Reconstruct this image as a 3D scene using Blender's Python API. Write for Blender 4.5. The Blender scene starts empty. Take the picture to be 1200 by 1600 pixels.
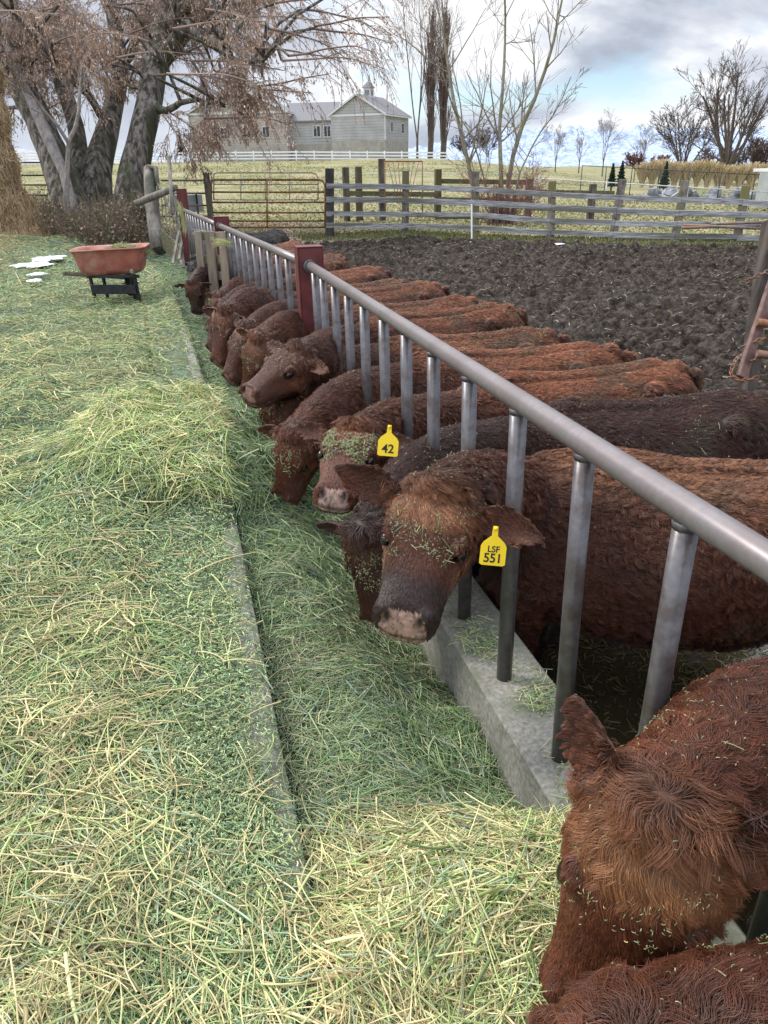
import bpy, math, random
import numpy as np
from mathutils import Vector, Matrix, kdtree
SC = bpy.context.scene
COL = SC.collection
R_ = math.radians
# ------------------------------------------------------------------ camera
CAMH, FPX = 1.62, 1155.0
def _cam():
    r = R_(1.0); p = R_(24.8504); yaw = R_(-14.5287)
    cr, sr, cp, sp = math.cos(r), math.sin(r), math.cos(p), math.sin(p)
    Rr = np.array([[cr, -sr, 0], [sr, cr, 0], [0, 0, 1]])
    L = np.array([[1, 0, 0], [0, -sp, cp], [0, -cp, -sp]])
    Y = np.array([[math.cos(yaw), -math.sin(yaw), 0], [math.sin(yaw), math.cos(yaw), 0], [0, 0, 1]])
    return Y @ L @ Rr
CR = _cam()
cam_d = bpy.data.cameras.new('camera'); cam = bpy.data.objects.new('camera', cam_d); COL.objects.link(cam)
m4 = Matrix.Identity(4)
for i in range(3):
    m4[i][0] = CR[i, 0]; m4[i][1] = -CR[i, 1]; m4[i][2] = -CR[i, 2]
m4[0][3] = 0; m4[1][3] = 0; m4[2][3] = CAMH
cam.matrix_world = m4
cam_d.sensor_fit = 'VERTICAL'; cam_d.sensor_height = 36.0; cam_d.lens = 36 * FPX / 1600
cam_d.clip_start = 0.05; cam_d.clip_end = 20000
SC.camera = cam
CP = np.array([0, 0, CAMH])
def pt(x, y, d):            # photo pixel and distance -> world point
    return CR @ np.array([x - 600, y - 800, FPX]) * (d / FPX) + CP
def ptz(x, y, z):
    v = CR @ np.array([x - 600, y - 800, FPX]); return v * ((z - CAMH) / v[2]) + CP

# ------------------------------------------------------------------ nodes helper
class NT:
    def __init__(s, tree): s.t = tree
    def n(s, typ, ins=None, **kw):
        nd = s.t.nodes.new(typ)
        for k, v in kw.items(): setattr(nd, k, v)
        for k, v in (ins or {}).items():
            sock = nd.inputs[k]
            if hasattr(v, 'is_linked') or isinstance(v, bpy.types.NodeSocket): s.t.links.new(v, sock)
            else: sock.default_value = v
        return nd
    def ramp(s, fac, stops, interp='LINEAR'):
        nd = s.t.nodes.new('ShaderNodeValToRGB'); cr = nd.color_ramp; cr.interpolation = interp
        while len(cr.elements) < len(stops): cr.elements.new(0.5)
        for e, (p, c) in zip(cr.elements, stops):
            e.position = p; e.color = (*c, 1) if len(c) == 3 else c
        s.t.links.new(fac, nd.inputs[0]); return nd.outputs[0]
    def mix(s, f, a, b, mode='MIX'):
        nd = s.t.nodes.new('ShaderNodeMix'); nd.data_type = 'RGBA'; nd.blend_type = mode
        for k, v in ((0, f), (6, a), (7, b)):
            if isinstance(v, bpy.types.NodeSocket): s.t.links.new(v, nd.inputs[k])
            else: nd.inputs[k].default_value = v if k == 0 else ((*v, 1) if len(v) == 3 else v)
        return nd.outputs[2]
    def math(s, op, a, b=0.0, c=0.0, clamp=False):
        nd = s.t.nodes.new('ShaderNodeMath'); nd.operation = op; nd.use_clamp = clamp
        for k, v in ((0, a), (1, b), (2, c)):
            if isinstance(v, bpy.types.NodeSocket): s.t.links.new(v, nd.inputs[k])
            else: nd.inputs[k].default_value = v
        return nd.outputs[0]

# ------------------------------------------------------------------ world: sky + cloud cover
SUN_EL, SUN_AZ = 48.0, -55.0          # azimuth from +y towards +x
w = bpy.data.worlds.new('World'); SC.world = w; w.use_nodes = True
wt = w.node_tree; wt.nodes.clear(); W = NT(wt)
sky = W.n('ShaderNodeTexSky', sky_type='NISHITA'); sky.sun_disc = False
sky.sun_elevation = R_(SUN_EL); sky.sun_rotation = R_(SUN_AZ); sky.altitude = 1400; sky.air_density = 1.0; sky.dust_density = 0.6
tc = W.n('ShaderNodeTexCoord'); sep = W.n('ShaderNodeSeparateXYZ', {0: tc.outputs['Generated']})
zz = W.math('MAXIMUM', sep.outputs[2], 0.0)
zden = W.math('ADD', zz, 0.30)
cx_ = W.math('DIVIDE', sep.outputs[0], zden); cy_ = W.math('DIVIDE', sep.outputs[1], zden)
cv = W.n('ShaderNodeCombineXYZ', {0: cx_, 1: cy_, 2: 3.7})
n1 = W.n('ShaderNodeTexNoise', {'Vector': cv.outputs[0], 'Scale': 1.5, 'Detail': 9.0, 'Roughness': 0.55, 'Distortion': 0.25})
cv2 = W.n('ShaderNodeCombineXYZ', {0: cx_, 1: cy_, 2: 9.1})
n2 = W.n('ShaderNodeTexNoise', {'Vector': cv2.outputs[0], 'Scale': 1.05, 'Detail': 9.0, 'Roughness': 0.56, 'Distortion': 0.4})
cover = W.ramp(n1.outputs[0], [(0.30, (0, 0, 0)), (0.43, (1, 1, 1))])
lum = W.ramp(n2.outputs[0], [(0.36, (.24, .265, .325)), (0.44, (.33, .365, .435)), (0.50, (.49, .52, .58)), (.57, (.72, .73, .745))])
skyc = W.mix(1.0, sky.outputs[0], (0.11, 0.11, 0.11), 'MULTIPLY')
hazef = W.ramp(zz, [(0.0, (1, 1, 1)), (0.16, (0, 0, 0))])
cloudc = W.mix(W.math('MULTIPLY', hazef, 0.35), lum, (0.52, .57, .66))
allc = W.mix(cover, skyc, cloudc); allc = W.mix(1.0, allc, W.ramp(zz, [(.30, (1, 1, 1)), (.75, (2.7, 2.65, 2.6))]), 'MULTIPLY')
bg = W.n('ShaderNodeBackground', {'Color': allc, 'Strength': 0.95})
wo = W.n('ShaderNodeOutputWorld', {0: bg.outputs[0]})
sl = bpy.data.lights.new('sun', 'SUN'); so = bpy.data.objects.new('sun', sl); COL.objects.link(so)
sl.energy = 2.0; sl.angle = R_(14); sl.color = (1.0, 0.95, 0.88)
sd = Vector((math.sin(R_(SUN_AZ)) * math.cos(R_(SUN_EL)), math.cos(R_(SUN_AZ)) * math.cos(R_(SUN_EL)), math.sin(R_(SUN_EL))))
so.rotation_euler = sd.to_track_quat('Z', 'Y').to_euler()
SC.view_settings.view_transform = 'Standard'; SC.view_settings.look = 'None'
SC.view_settings.exposure = 0.65; SC.view_settings.gamma = 1.0
SC.cycles.max_bounces = 6; SC.cycles.transparent_max_bounces = 6

# ------------------------------------------------------------------ small numpy tools
rng = np.random.default_rng(7)
def nrm(v):
    v = np.asarray(v, float); return v / (np.linalg.norm(v, axis=-1, keepdims=True) + 1e-12)
def sst(a, b, x):
    t = np.clip((np.asarray(x, float) - a) / (b - a), 0, 1); return t * t * (3 - 2 * t)
def _hash(ix, iy, seed):
    h = (ix.astype(np.int64) * 374761393 + iy.astype(np.int64) * 668265263 + seed * 982451653) & 0xffffffff
    h = ((h ^ (h >> 13)) * 1274126177) & 0xffffffff
    return ((h ^ (h >> 16)) & 0xffffff) / float(0xffffff)
def vn(x, y, s=0):
    x = np.asarray(x, float); y = np.asarray(y, float)
    ix = np.floor(x); iy = np.floor(y); fx = x - ix; fy = y - iy
    fx = fx * fx * (3 - 2 * fx); fy = fy * fy * (3 - 2 * fy)
    a = _hash(ix, iy, s); b = _hash(ix + 1, iy, s); c = _hash(ix, iy + 1, s); d = _hash(ix + 1, iy + 1, s)
    return (a * (1 - fx) + b * fx) * (1 - fy) + (c * (1 - fx) + d * fx) * fy
def fbm(x, y, s=0, o=4, g=.5):
    r = 0; a = 1; t = 0
    for i in range(o):
        r = r + a * vn(x, y, s + i * 17); t += a; a *= g; x = x * 2.03 + 5.1; y = y * 2.03 + 1.7
    return r / t

# ------------------------------------------------------------------ object helpers
def tag(o, label=None, cat=None, group=None, kind=None):
    if label: o['label'] = label
    if cat: o['category'] = cat
    if group: o['group'] = group
    if kind: o['kind'] = kind
    return o
def empty(name, loc=(0, 0, 0), rz=0.0, label=None, cat=None, group=None):
    o = bpy.data.objects.new(name, None); COL.objects.link(o); o.location = loc; o.rotation_euler = (0, 0, rz)
    o.empty_display_size = .1
    return tag(o, label, cat, group)
def link(name, me, mat=None, parent=None, world=True):
    o = bpy.data.objects.new(name, me); COL.objects.link(o)
    if mat is not None:
        for m in (mat if isinstance(mat, (list, tuple)) else [mat]): me.materials.append(m)
    if parent is not None:
        o.parent = parent
        if world:       # geometry given in world space: take the parent's frame off (parents: z rotation + translation, maybe nested)
            chain = []; p = parent
            while p is not None: chain.append(p); p = p.parent
            M = Matrix.Identity(4)
            for p in reversed(chain): M = M @ p.matrix_parent_inverse @ Matrix.LocRotScale(p.location, p.rotation_euler, p.scale)
            o.matrix_parent_inverse = M.inverted()
    return o
class MB:
    """collects shapes, builds ONE mesh object"""
    def __init__(s): s.v = []; s.f = []; s.n = 0; s.mi = []; s.sm = []
    def add(s, v, f, mi=0, smooth=False):
        v = np.asarray(v, float); s.v.append(v); f = [tuple(int(i) + s.n for i in q) for q in f]
        s.f += f; s.mi += [mi] * len(f); s.sm += [smooth] * len(f); s.n += len(v); return s
    def box(s, c, ax, ay, az, mi=0, bev=0.0):     # centre and three half-axis vectors
        c = np.asarray(c, float); ax, ay, az = (np.asarray(a, float) for a in (ax, ay, az))
        if bev > 0:
            lx, ly, lz = (np.linalg.norm(a) for a in (ax, ay, az)); V = []; F = []
            idx = {}
            for sx in (-1, 1):
                for sy in (-1, 1):
                    for sz in (-1, 1):
                        for k in range(3):
                            q = [sx, sy, sz]; f = [1 - bev / lx, 1 - bev / ly, 1 - bev / lz]; f[k] = 1
                            idx[(sx, sy, sz, k)] = len(V); V.append(c + ax * q[0] * f[0] + ay * q[1] * f[1] + az * q[2] * f[2])
            def quad(l, out):
                pts = [V[i] for i in l]; n = np.cross(pts[1] - pts[0], pts[2] - pts[0])
                F.append(tuple(l) if n @ out > 0 else tuple(l[::-1]))
            A = [ax, ay, az]
            for k in range(3):
                a, b = [j for j in range(3) if j != k]
                for sg in (-1, 1):
                    l = []
                    for u, v_ in ((-1, -1), (1, -1), (1, 1), (-1, 1)):
                        q = [0, 0, 0]; q[k] = sg; q[a] = u; q[b] = v_; l.append(idx[(*q, k)])
                    quad(l, A[k] * sg)
            for k in range(3):
                a, b = [j for j in range(3) if j != k]
                for u in (-1, 1):
                    for v_ in (-1, 1):
                        q0 = [0, 0, 0]; q0[a] = u; q0[b] = v_; q1 = list(q0); q0[k] = -1; q1[k] = 1
                        quad([idx[(*q0, a)], idx[(*q1, a)], idx[(*q1, b)], idx[(*q0, b)]], nrm(A[a]) * u + nrm(A[b]) * v_)
            for sx in (-1, 1):
                for sy in (-1, 1):
                    for sz in (-1, 1):
                        l = [idx[(sx, sy, sz, k)] for k in range(3)]; quad(l, nrm(ax) * sx + nrm(ay) * sy + nrm(az) * sz)
            return s.add(V, F, mi)
        V = [c + ax * a + ay * b + az * d for a, b, d in ((-1, -1, -1), (1, -1, -1), (1, 1, -1), (-1, 1, -1), (-1, -1, 1), (1, -1, 1), (1, 1, 1), (-1, 1, 1))]
        F = [(0, 3, 2, 1), (4, 5, 6, 7), (0, 1, 5, 4), (1, 2, 6, 5), (2, 3, 7, 6), (3, 0, 4, 7)]
        if np.dot(np.cross(ax, ay), az) < 0: F = [f[::-1] for f in F]
        return s.add(V, F, mi)
    def beam(s, a, b, w, h, mi=0, up=(0, 0, 1), bev=0.0):      # bar from a to b
        a = np.asarray(a, float); b = np.asarray(b, float); d = b - a; L = np.linalg.norm(d); d = d / L
        u = np.asarray(up, float); sdv = np.cross(d, u)
        if np.linalg.norm(sdv) < 1e-3: sdv = np.cross(d, (0, 1, 0))
        sdv = nrm(sdv); u = np.cross(sdv, d)
        return s.box((a + b) / 2, d * L / 2, sdv * w / 2, u * h / 2, mi, bev)
    def tube(s, P, r, n=10, mi=0, cap=True, smooth=True, ell=None):
        P = np.asarray(P, float); r = np.broadcast_to(np.asarray(r, float), (len(P),))
        T = np.gradient(P, axis=0); T = nrm(T)
        u = np.array([0, 0, 1.0]) if abs(T[0][2]) < .9 else np.array([1.0, 0, 0]); V = []
        for i in range(len(P)):
            u = u - T[i] * (u @ T[i]); u = nrm(u); v = np.cross(T[i], u)
            a = np.arange(n) * 2 * math.pi / n
            V.append(P[i] + r[i] * (np.cos(a)[:, None] * u + np.sin(a)[:, None] * v))
        V = np.concatenate(V); F = []
        for i in range(len(P) - 1):
            for k in range(n):
                k2 = (k + 1) % n; F.append((i * n + k, i * n + k2, (i + 1) * n + k2, (i + 1) * n + k))
        s.add(V, F, mi, smooth)
        if cap: s.f += [tuple(s.n - len(V) + k for k in range(n))[::-1], tuple(s.n - n + k for k in range(n))]; s.mi += [mi] * 2; s.sm += [False] * 2
        return s
    def rings(s, C, X, Y, hw, hh, n=18, e=2.0, mi=0, smooth=True, e2=None):   # loft of superellipse rings
        V = []; a = np.arange(n) * 2 * math.pi / n
        ca = np.sign(np.cos(a)) * np.abs(np.cos(a)) ** (2 / e); sa = np.sign(np.sin(a)) * np.abs(np.sin(a)) ** (2 / e)
        if e2: ca = np.where(sa > 0, np.sign(np.cos(a)) * np.abs(np.cos(a)) ** (2 / e2), ca)
        for c, x, y, p, q in zip(C, X, Y, hw, hh):
            V.append(np.asarray(c) + p * ca[:, None] * np.asarray(x) + q * sa[:, None] * np.asarray(y))
        m = len(V); V = np.concatenate(V + [np.array([C[0]]), np.array([C[-1]])]); F = []
        for i in range(m - 1):
            for k in range(n):
                k2 = (k + 1) % n; F.append((i * n + k, i * n + k2, (i + 1) * n + k2, (i + 1) * n + k))
        for k in range(n):
            k2 = (k + 1) % n; F.append((m * n, k2, k)); F.append((m * n + 1, (m - 1) * n + k, (m - 1) * n + k2))
        return s.add(V, F, mi, smooth)
    def ball(s, c, r, n=12, mi=0, ax=None):
        r = np.broadcast_to(np.asarray(r, float), (3,)); A = np.eye(3) if ax is None else np.asarray(ax)
        V = [np.array([0, 0, 1.0])]; F = []
        for i in range(1, n // 2):
            ph = math.pi * i / (n // 2)
            for k in range(n): t = 2 * math.pi * k / n; V.append(np.array([math.sin(ph) * math.cos(t), math.sin(ph) * math.sin(t), math.cos(ph)]))
        V.append(np.array([0, 0, -1.0])); m = n // 2 - 1
        for k in range(n):
            k2 = (k + 1) % n; F.append((0, 1 + k, 1 + k2)); F.append((len(V) - 1, 1 + (m - 1) * n + k2, 1 + (m - 1) * n + k))
            for i in range(m - 1): F.append((1 + i * n + k, 1 + (i + 1) * n + k, 1 + (i + 1) * n + k2, 1 + i * n + k2))
        V = (np.array(V) * r) @ A + np.asarray(c)
        return s.add(V, F, mi, True)
    def prism(s, poly, a, b, mi=0):        # polygon (list of 3d pts) pushed by vector from a to b
        P = np.asarray(poly, float); d = np.asarray(b, float) - np.asarray(a, float); n = len(P)
        V = np.concatenate([P + a, P + a + d]); F = [tuple(range(n))[::-1], tuple(range(n, 2 * n))] + [(k, (k + 1) % n, n + (k + 1) % n, n + k) for k in range(n)]
        return s.add(V, F, mi)
    def build(s, name, mat, parent=None, world=True, colors=None):
        me = bpy.data.meshes.new(name); V = np.concatenate(s.v)
        me.from_pydata(V.tolist(), [], s.f); me.polygons.foreach_set('material_index', s.mi); me.polygons.foreach_set('use_smooth', s.sm)
        me.update(); return link(name, me, mat, parent, world)
def grid_mesh(name, X, Y, Z, mat, parent=None, smooth=True):
    n, m = X.shape; V = np.stack([X, Y, Z], -1).reshape(-1, 3); I = np.arange(n * m).reshape(n, m)
    F = np.stack([I[:-1, :-1], I[:-1, 1:], I[1:, 1:], I[1:, :-1]], -1).reshape(-1, 4)
    me = bpy.data.meshes.new(name); me.vertices.add(len(V)); me.vertices.foreach_set('co', V.ravel())
    me.loops.add(F.size); me.loops.foreach_set('vertex_index', F.ravel()); me.polygons.add(len(F))
    me.polygons.foreach_set('loop_start', np.arange(0, F.size, 4)); me.polygons.foreach_set('loop_total', np.full(len(F), 4))
    me.polygons.foreach_set('use_smooth', np.full(len(F), smooth)); me.update(); me.validate(); return link(name, me, mat, parent)
def strands(name, P, Rr, mat, parent=None, col=None, dom='CURVE'):
    """P (n,k,3) strand points, Rr (n,k) radii -> one hair-curves object"""
    n, k, _ = P.shape; cu = bpy.data.hair_curves.new(name); cu.add_curves([k] * n)
    cu.position_data.foreach_set('vector', P.astype(np.float32).ravel()) if hasattr(cu, 'position_data') else cu.points.foreach_set('position', P.ravel())
    at = cu.attributes.get('radius') or cu.attributes.new('radius', 'FLOAT', 'POINT'); at.data.foreach_set('value', Rr.astype(np.float32).ravel())
    if col is not None:
        c4 = np.concatenate([col, np.ones(col.shape[:-1] + (1,))], -1).astype(np.float32)
        a = cu.attributes.new('tint', 'FLOAT_COLOR', dom); a.data.foreach_set('color', c4.ravel())
    o = link(name, cu, mat, parent); return o

# ------------------------------------------------------------------ materials
def mat(name):
    m = bpy.data.materials.new(name); m.use_nodes = True; t = m.node_tree; t.nodes.clear(); q = NT(t)
    b = q.n('ShaderNodeBsdfPrincipled'); o = q.n('ShaderNodeOutputMaterial', {0: b.outputs[0]}); return m, q, b
def setc(q, b, k, v):
    s = b.inputs[k]
    if isinstance(v, bpy.types.NodeSocket): q.t.links.new(v, s)
    else: s.default_value = (*v, 1) if isinstance(v, tuple) and len(v) == 3 else v
def noisy(name, c1, c2, scale=8.0, rough=.7, bump=.2, bdist=.01, detail=6, c3=None, stretch=(1, 1, 1), metal=0.0, lo=.35, hi=.65, spec=.4, s2=None, obj=True):
    m, q, b = mat(name); tcn = q.n('ShaderNodeTexCoord')
    mp = q.n('ShaderNodeMapping', {0: tcn.outputs['Object'], 'Scale': stretch})
    n = q.n('ShaderNodeTexNoise', {'Vector': mp.outputs[0], 'Scale': scale, 'Detail': detail, 'Roughness': .6})
    c = q.ramp(n.outputs[0], [(lo, c1), (hi, c2)])
    if c3 is not None:
        nb = q.n('ShaderNodeTexNoise', {'Vector': mp.outputs[0], 'Scale': s2 or scale * .23, 'Detail': 5.0, 'Roughness': .65})
        f = q.ramp(nb.outputs[0], [(.48, (0, 0, 0)), (.62, (1, 1, 1))]); c = q.mix(f, c, c3)
    setc(q, b, 'Base Color', c); b.inputs['Roughness'].default_value = rough; b.inputs['Metallic'].default_value = metal
    b.inputs['Specular IOR Level'].default_value = spec
    if bump:
        bp = q.n('ShaderNodeBump', {'Strength': bump, 'Distance': bdist, 'Height': n.outputs[0]}); setc(q, b, 'Normal', bp.outputs[0])
    return m
def strandmat(name, rough=.6, spec=.25, trans=0.0, sat=None):
    m, q, b = mat(name); a = q.n('ShaderNodeAttribute', attribute_name='tint'); setc(q, b, 'Base Color', a.outputs[0])
    b.inputs['Roughness'].default_value = rough; b.inputs['Specular IOR Level'].default_value = spec
    return m
M = {}
M['steel'] = noisy('worn_steel', (.125, .12, .13), (.165, .16, .17), 45, .34, .12, .0008, c3=(.095, .08, .075), metal=.45, s2=11, lo=.35, hi=.7)
M['railsteel'] = noisy('rail_steel', (.20, .18, .185), (.235, .21, .215), 60, .38, .10, .0006, c3=(.19, .165, .165), metal=.4, s2=5)
M['redpaint'] = noisy('red_paint', (.115, .026, .028), (.15, .036, .038), 14, .5, .15, .002, c3=(.08, .02, .022), s2=6)
M['concrete'] = noisy('concrete', (.17, .165, .145), (.33, .32, .28), 60, .9, .5, .004, c3=(.14, .15, .11), s2=3.5)
M['rawwood'] = noisy('weathered_wood', (.12, .10, .085), (.34, .31, .28), 7, .85, .5, .006, stretch=(1, 1, .12), c3=(.10, .10, .08), s2=2.2)
M['palletwood'] = noisy('pallet_wood', (.17, .13, .095), (.36, .30, .24), 9, .85, .4, .004, stretch=(1, 1, .15), c3=(.12, .10, .085), s2=2.2)
M['board'] = noisy('grey_fence_board', (.13, .135, .15), (.52, .53, .56), 9, .85, .5, .006, stretch=(.35, .35, 6), c3=(.16, .16, .14), s2=.9, lo=.36, hi=.6)
M['post'] = noisy('fence_post_wood', (.045, .04, .036), (.17, .15, .13), 9, .9, .6, .01, stretch=(1, 1, .2), c3=(.11, .10, .035), s2=1.6)
M['darkpost'] = noisy('creosote_post', (.012, .011, .012), (.05, .045, .045), 9, .8, .5, .01, stretch=(1, 1, .2))
M['rust'] = noisy('rusty_pipe', (.12, .05, .025), (.30, .12, .05), 10, .7, .3, .003, c3=(.20, .15, .12), s2=1.2)
M['orange'] = noisy('orange_rust_pipe', (.30, .13, .03), (.50, .22, .05), 12, .7, .3, .003)
M['greypipe'] = noisy('grey_gate_pipe', (.13, .12, .12), (.25, .23, .22), 10, .6, .2, .003, c3=(.22, .13, .09), s2=1.5)
M['vinyl'] = noisy('white_vinyl', (.75, .77, .82), (.85, .86, .90), 2, .4, 0)
M['snow'] = noisy('snow', (.72, .76, .84), (.86, .89, .95), 12, .6, .5, .02)
M['blackpaint'] = noisy('black_paint', (.012, .013, .017), (.035, .036, .045), 20, .5, .2, .002)
M['plank'] = noisy('barrow_handle_wood', (.10, .085, .065), (.24, .20, .15), 14, .8, .4, .004)
M['barrowred'] = noisy('faded_red_tray', (.32, .095, .075), (.42, .15, .12), 7, .55, .12, .003, c3=(.44, .24, .20), s2=3.0)
M['rubber'] = noisy('rubber', (.012, .012, .013), (.03, .03, .03), 20, .7, .2, .003)
M['tagyellow'] = noisy('yellow_plastic', (.85, .58, .01), (.90, .66, .02), 5, .35, 0)
M['tagtan'] = noisy('tan_plastic', (.55, .33, .17), (.62, .40, .22), 5, .4, 0)
M['ink'] = noisy('black_ink', (.01, .01, .01), (.015, .015, .015), 5, .6, 0)
M['twine'] = noisy('yellow_green_twine', (.45, .50, .12), (.62, .64, .25), 30, .7, 0)
M['hay'] = strandmat('hay_stems', .55, .3)
M['furhair'] = strandmat('fur', .38, .45)
M['leafy'] = strandmat('dry_leaf', .8, .1)
# ================================================================== GROUND
def bend(y):                      # the bunk drifts to the left beyond about five metres
    y = np.asarray(y, float); return np.where(y > 4, -.0052 * (np.maximum(y, 4) - 4) ** 2, 0.0)
def rail_x(y): 
    y = np.asarray(y, float); return np.where(y < 5.6, .915, .915 - .072 * (y - 5.6))
def wall_in(y): return rail_x(y) - .085
def wall_out(y): return rail_x(y) + .17
def terrain(x, y):
    x = np.asarray(x, float); y = np.asarray(y, float); r = np.hypot(x, y); a = np.degrees(np.arctan2(x, np.maximum(y, .01)))
    f = 1 - .93 * sst(17, 33, a)
    base = np.interp(r, [0, 8, 22, 30, 42, 75, 98, 112, 140, 400, 3000], [-.52, -.50, -.22, -.05, .35, 1.75, 2.62, 2.9, 3.0, 3, 3])
    hi = np.where(base > -.22, -.22 + (base + .22) * f, base)
    lf = 1 - sst(-1, -6, x - bend(y) + .0) ; left = sst(.3, -.6, x - bend(y)) * sst(60, 25, r)      # yard side sits level with the apron
    return hi * (1 - left) + np.where(r > 24, np.maximum(hi, 0), 0.0) * left
NEARMAX = 30
def hay_h(x, y):
    """height of the hay surface on the apron and in the bunk"""
    x = np.asarray(x, float); y = np.asarray(y, float); u = x - bend(y)
    n = fbm(x * 1.6 + 3, y * 1.6, 5, 4)
    n2 = fbm(x * 6 + 3, y * 6, 15, 3)
    ap = .015 + .085 * sst(.38, .75, n) + .025 * n2
    strip = sst(-.46, -.2, u) * sst(11, 8, y)
    ap = ap * (1 - .92 * strip)
    inb = sst(.118, .132, u)
    bk = -.12 - .20 * sst(.35, .8, u) * sst(1.15, 1.7, y) * sst(4, 3, y) + .22 * (n - .5) + .05 * n2
    bk = bk + (.10 + .10 * sst(.2, .5, u)) * sst(1.50, 1.0, y - .12 * (u - .3))
    h = ap * (1 - inb) + bk * inb
    # mound pulled across the curb
    d = ((x + .05) / .85) ** 2 + ((y - 4.35) / .95) ** 2
    h = h + .25 * np.exp(-d ** 1.5 * 2.6) * (1 + .5 * n2) * (.8 + .4 * n) + .10 * np.exp(-(((x + .55) / .6) ** 2 + ((y - 3.9) / .8) ** 2) * 1.5)
    d = ((x - .05) / .35) ** 2 + ((y - 11.8) / 1.6) ** 2
    h = h + .30 * np.exp(-d * 1.2)
    d = ((x + 3.7) / 1.5) ** 2 + ((y - 18.5) / 4) ** 2
    h = h + .35 * np.exp(-d)
    return h
# --- apron slab, bunk floor and curb as one concrete ground sheet
ys = np.concatenate([np.linspace(-1, 10, 56), np.linspace(10.5, 24, 28)])
us = np.array([-14, -6, -3, -1, .105, .125, .135, .45, .84]); zs = np.array([0, 0, 0, 0, 0, -.012, -.36, -.40, -.40])
Yg, Ug = np.meshgrid(ys, us, indexing='ij'); Xg = Ug + bend(Yg) ; Xg[:, -1] = wall_in(ys) + .01; Zg = np.broadcast_to(zs, Xg.shape)
o = grid_mesh('concrete_apron', Xg[:, ::-1], Yg, Zg[:, ::-1] + 0.0, M['concrete'], smooth=False); tag(o, kind='structure')
# --- hay surface (the packed mass below the loose stems)
mh, q, b = mat('packed_hay'); tcn = q.n('ShaderNodeTexCoord')
na = q.n('ShaderNodeTexNoise', {'Vector': tcn.outputs['Object'], 'Scale': 150.0, 'Detail': 5.0, 'Roughness': .7})
nb = q.n('ShaderNodeTexNoise', {'Vector': tcn.outputs['Object'], 'Scale': 1.3, 'Detail': 5.0, 'Roughness': .6})
ca = q.ramp(na.outputs[0], [(.36, (.03, .045, .028)), (.50, (.13, .19, .12)), (.66, (.30, .38, .25))])
cb = q.ramp(na.outputs[0], [(.36, (.035, .04, .022)), (.50, (.15, .18, .10)), (.66, (.34, .36, .20))])
setc(q, b, 'Base Color', q.mix(q.ramp(nb.outputs[0], [(.42, (0, 0, 0)), (.6, (1, 1, 1))]), ca, cb)); b.inputs['Roughness'].default_value = .9
bp = q.n('ShaderNodeBump', {'Strength': .9, 'Distance': .02, 'Height': na.outputs[0]}); setc(q, b, 'Normal', bp.outputs[0]); M['packed'] = mh
ys = np.concatenate([np.arange(-.4, 6, .05), np.arange(6, 14, .1), np.arange(14, 27, .3)])
us = np.concatenate([np.arange(-9, -3, .3), np.arange(-3, -.3, .06), np.arange(-.3, .10, .03), [.105, .118, .128, .14], np.arange(.16, .84, .03), [.838]])
Yg, Ug = np.meshgrid(ys, us, indexing='ij'); k = sst(.2, .84, Ug)
Xg = Ug + bend(Yg) * (1 - k) + (wall_in(Yg) + .002 - .838) * k
Hh = hay_h(Xg, Yg); Hh = np.where((Ug > .045 + .07 * (vn(Yg * 6, Yg * 0, 5) - .5)) & (Ug < .125) & (Hh < .05) & (np.abs(Yg - 4.35) > .5), -.02, Hh)      # bare strip of curb shows
Hh = np.where(Ug > .80, Hh - .02, Hh)
o = grid_mesh('hay_layer', Xg[:, ::-1], Yg[:, ::-1], Hh[:, ::-1], M['packed']); tag(o, 'trampled green hay covering the yard and filling the feed bunk', 'hay', kind='stuff')

def seg_strands(P0, az, el, L, k, curv, sag=0.0):
    """P0 (n,3), direction angles, length; arcs with k points"""
    n = len(P0); t = np.linspace(0, 1, k); a = az[:, None] + curv[:, None] * (t - .5); e = el[:, None] - sag * (t - .3)
    D = np.stack([np.cos(a) * np.cos(e), np.sin(a) * np.cos(e), np.sin(e)], -1)
    st = D * (L / (k - 1))[:, None, None]; P = np.concatenate([np.zeros((n, 1, 3)), np.cumsum(st[:, :-1], 1)], 1)
    return P0[:, None, :] + P - P[:, k // 2:k // 2 + 1, :]
def haycol(n, fresh):
    """stem colours; fresh 0..1 = share of green"""
    pal = np.array([[.20, .30, .10], [.30, .40, .13], [.42, .50, .20], [.30, .38, .25], [.52, .53, .24], [.58, .50, .24], [.68, .57, .30], [.34, .28, .14]])
    pg = np.array([.18, .26, .20, .16, .10, .05, .03, .02]); ps = np.array([.02, .06, .10, .06, .20, .24, .22, .10])
    u = rng.random(n); cg = np.searchsorted(np.cumsum(pg), u * .9999); cs = np.searchsorted(np.cumsum(ps), u * .9999)
    i = np.where(rng.random(n) < fresh, cg, cs); c = pal[np.clip(i, 0, 7)]; c = c * .90 + c.mean(1, keepdims=True) * .08; return c * rng.uniform(.5, 1.35, (n, 1))
def dustcol(n):
    pal = np.array([[.13, .20, .125], [.19, .28, .18], [.28, .37, .24], [.08, .125, .075], [.36, .40, .24], [.22, .30, .14]])
    return pal[rng.integers(0, 6, n)] * rng.uniform(.7, 1.7, (n, 1)) * np.array([1.10, 1.10, .94])
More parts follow.
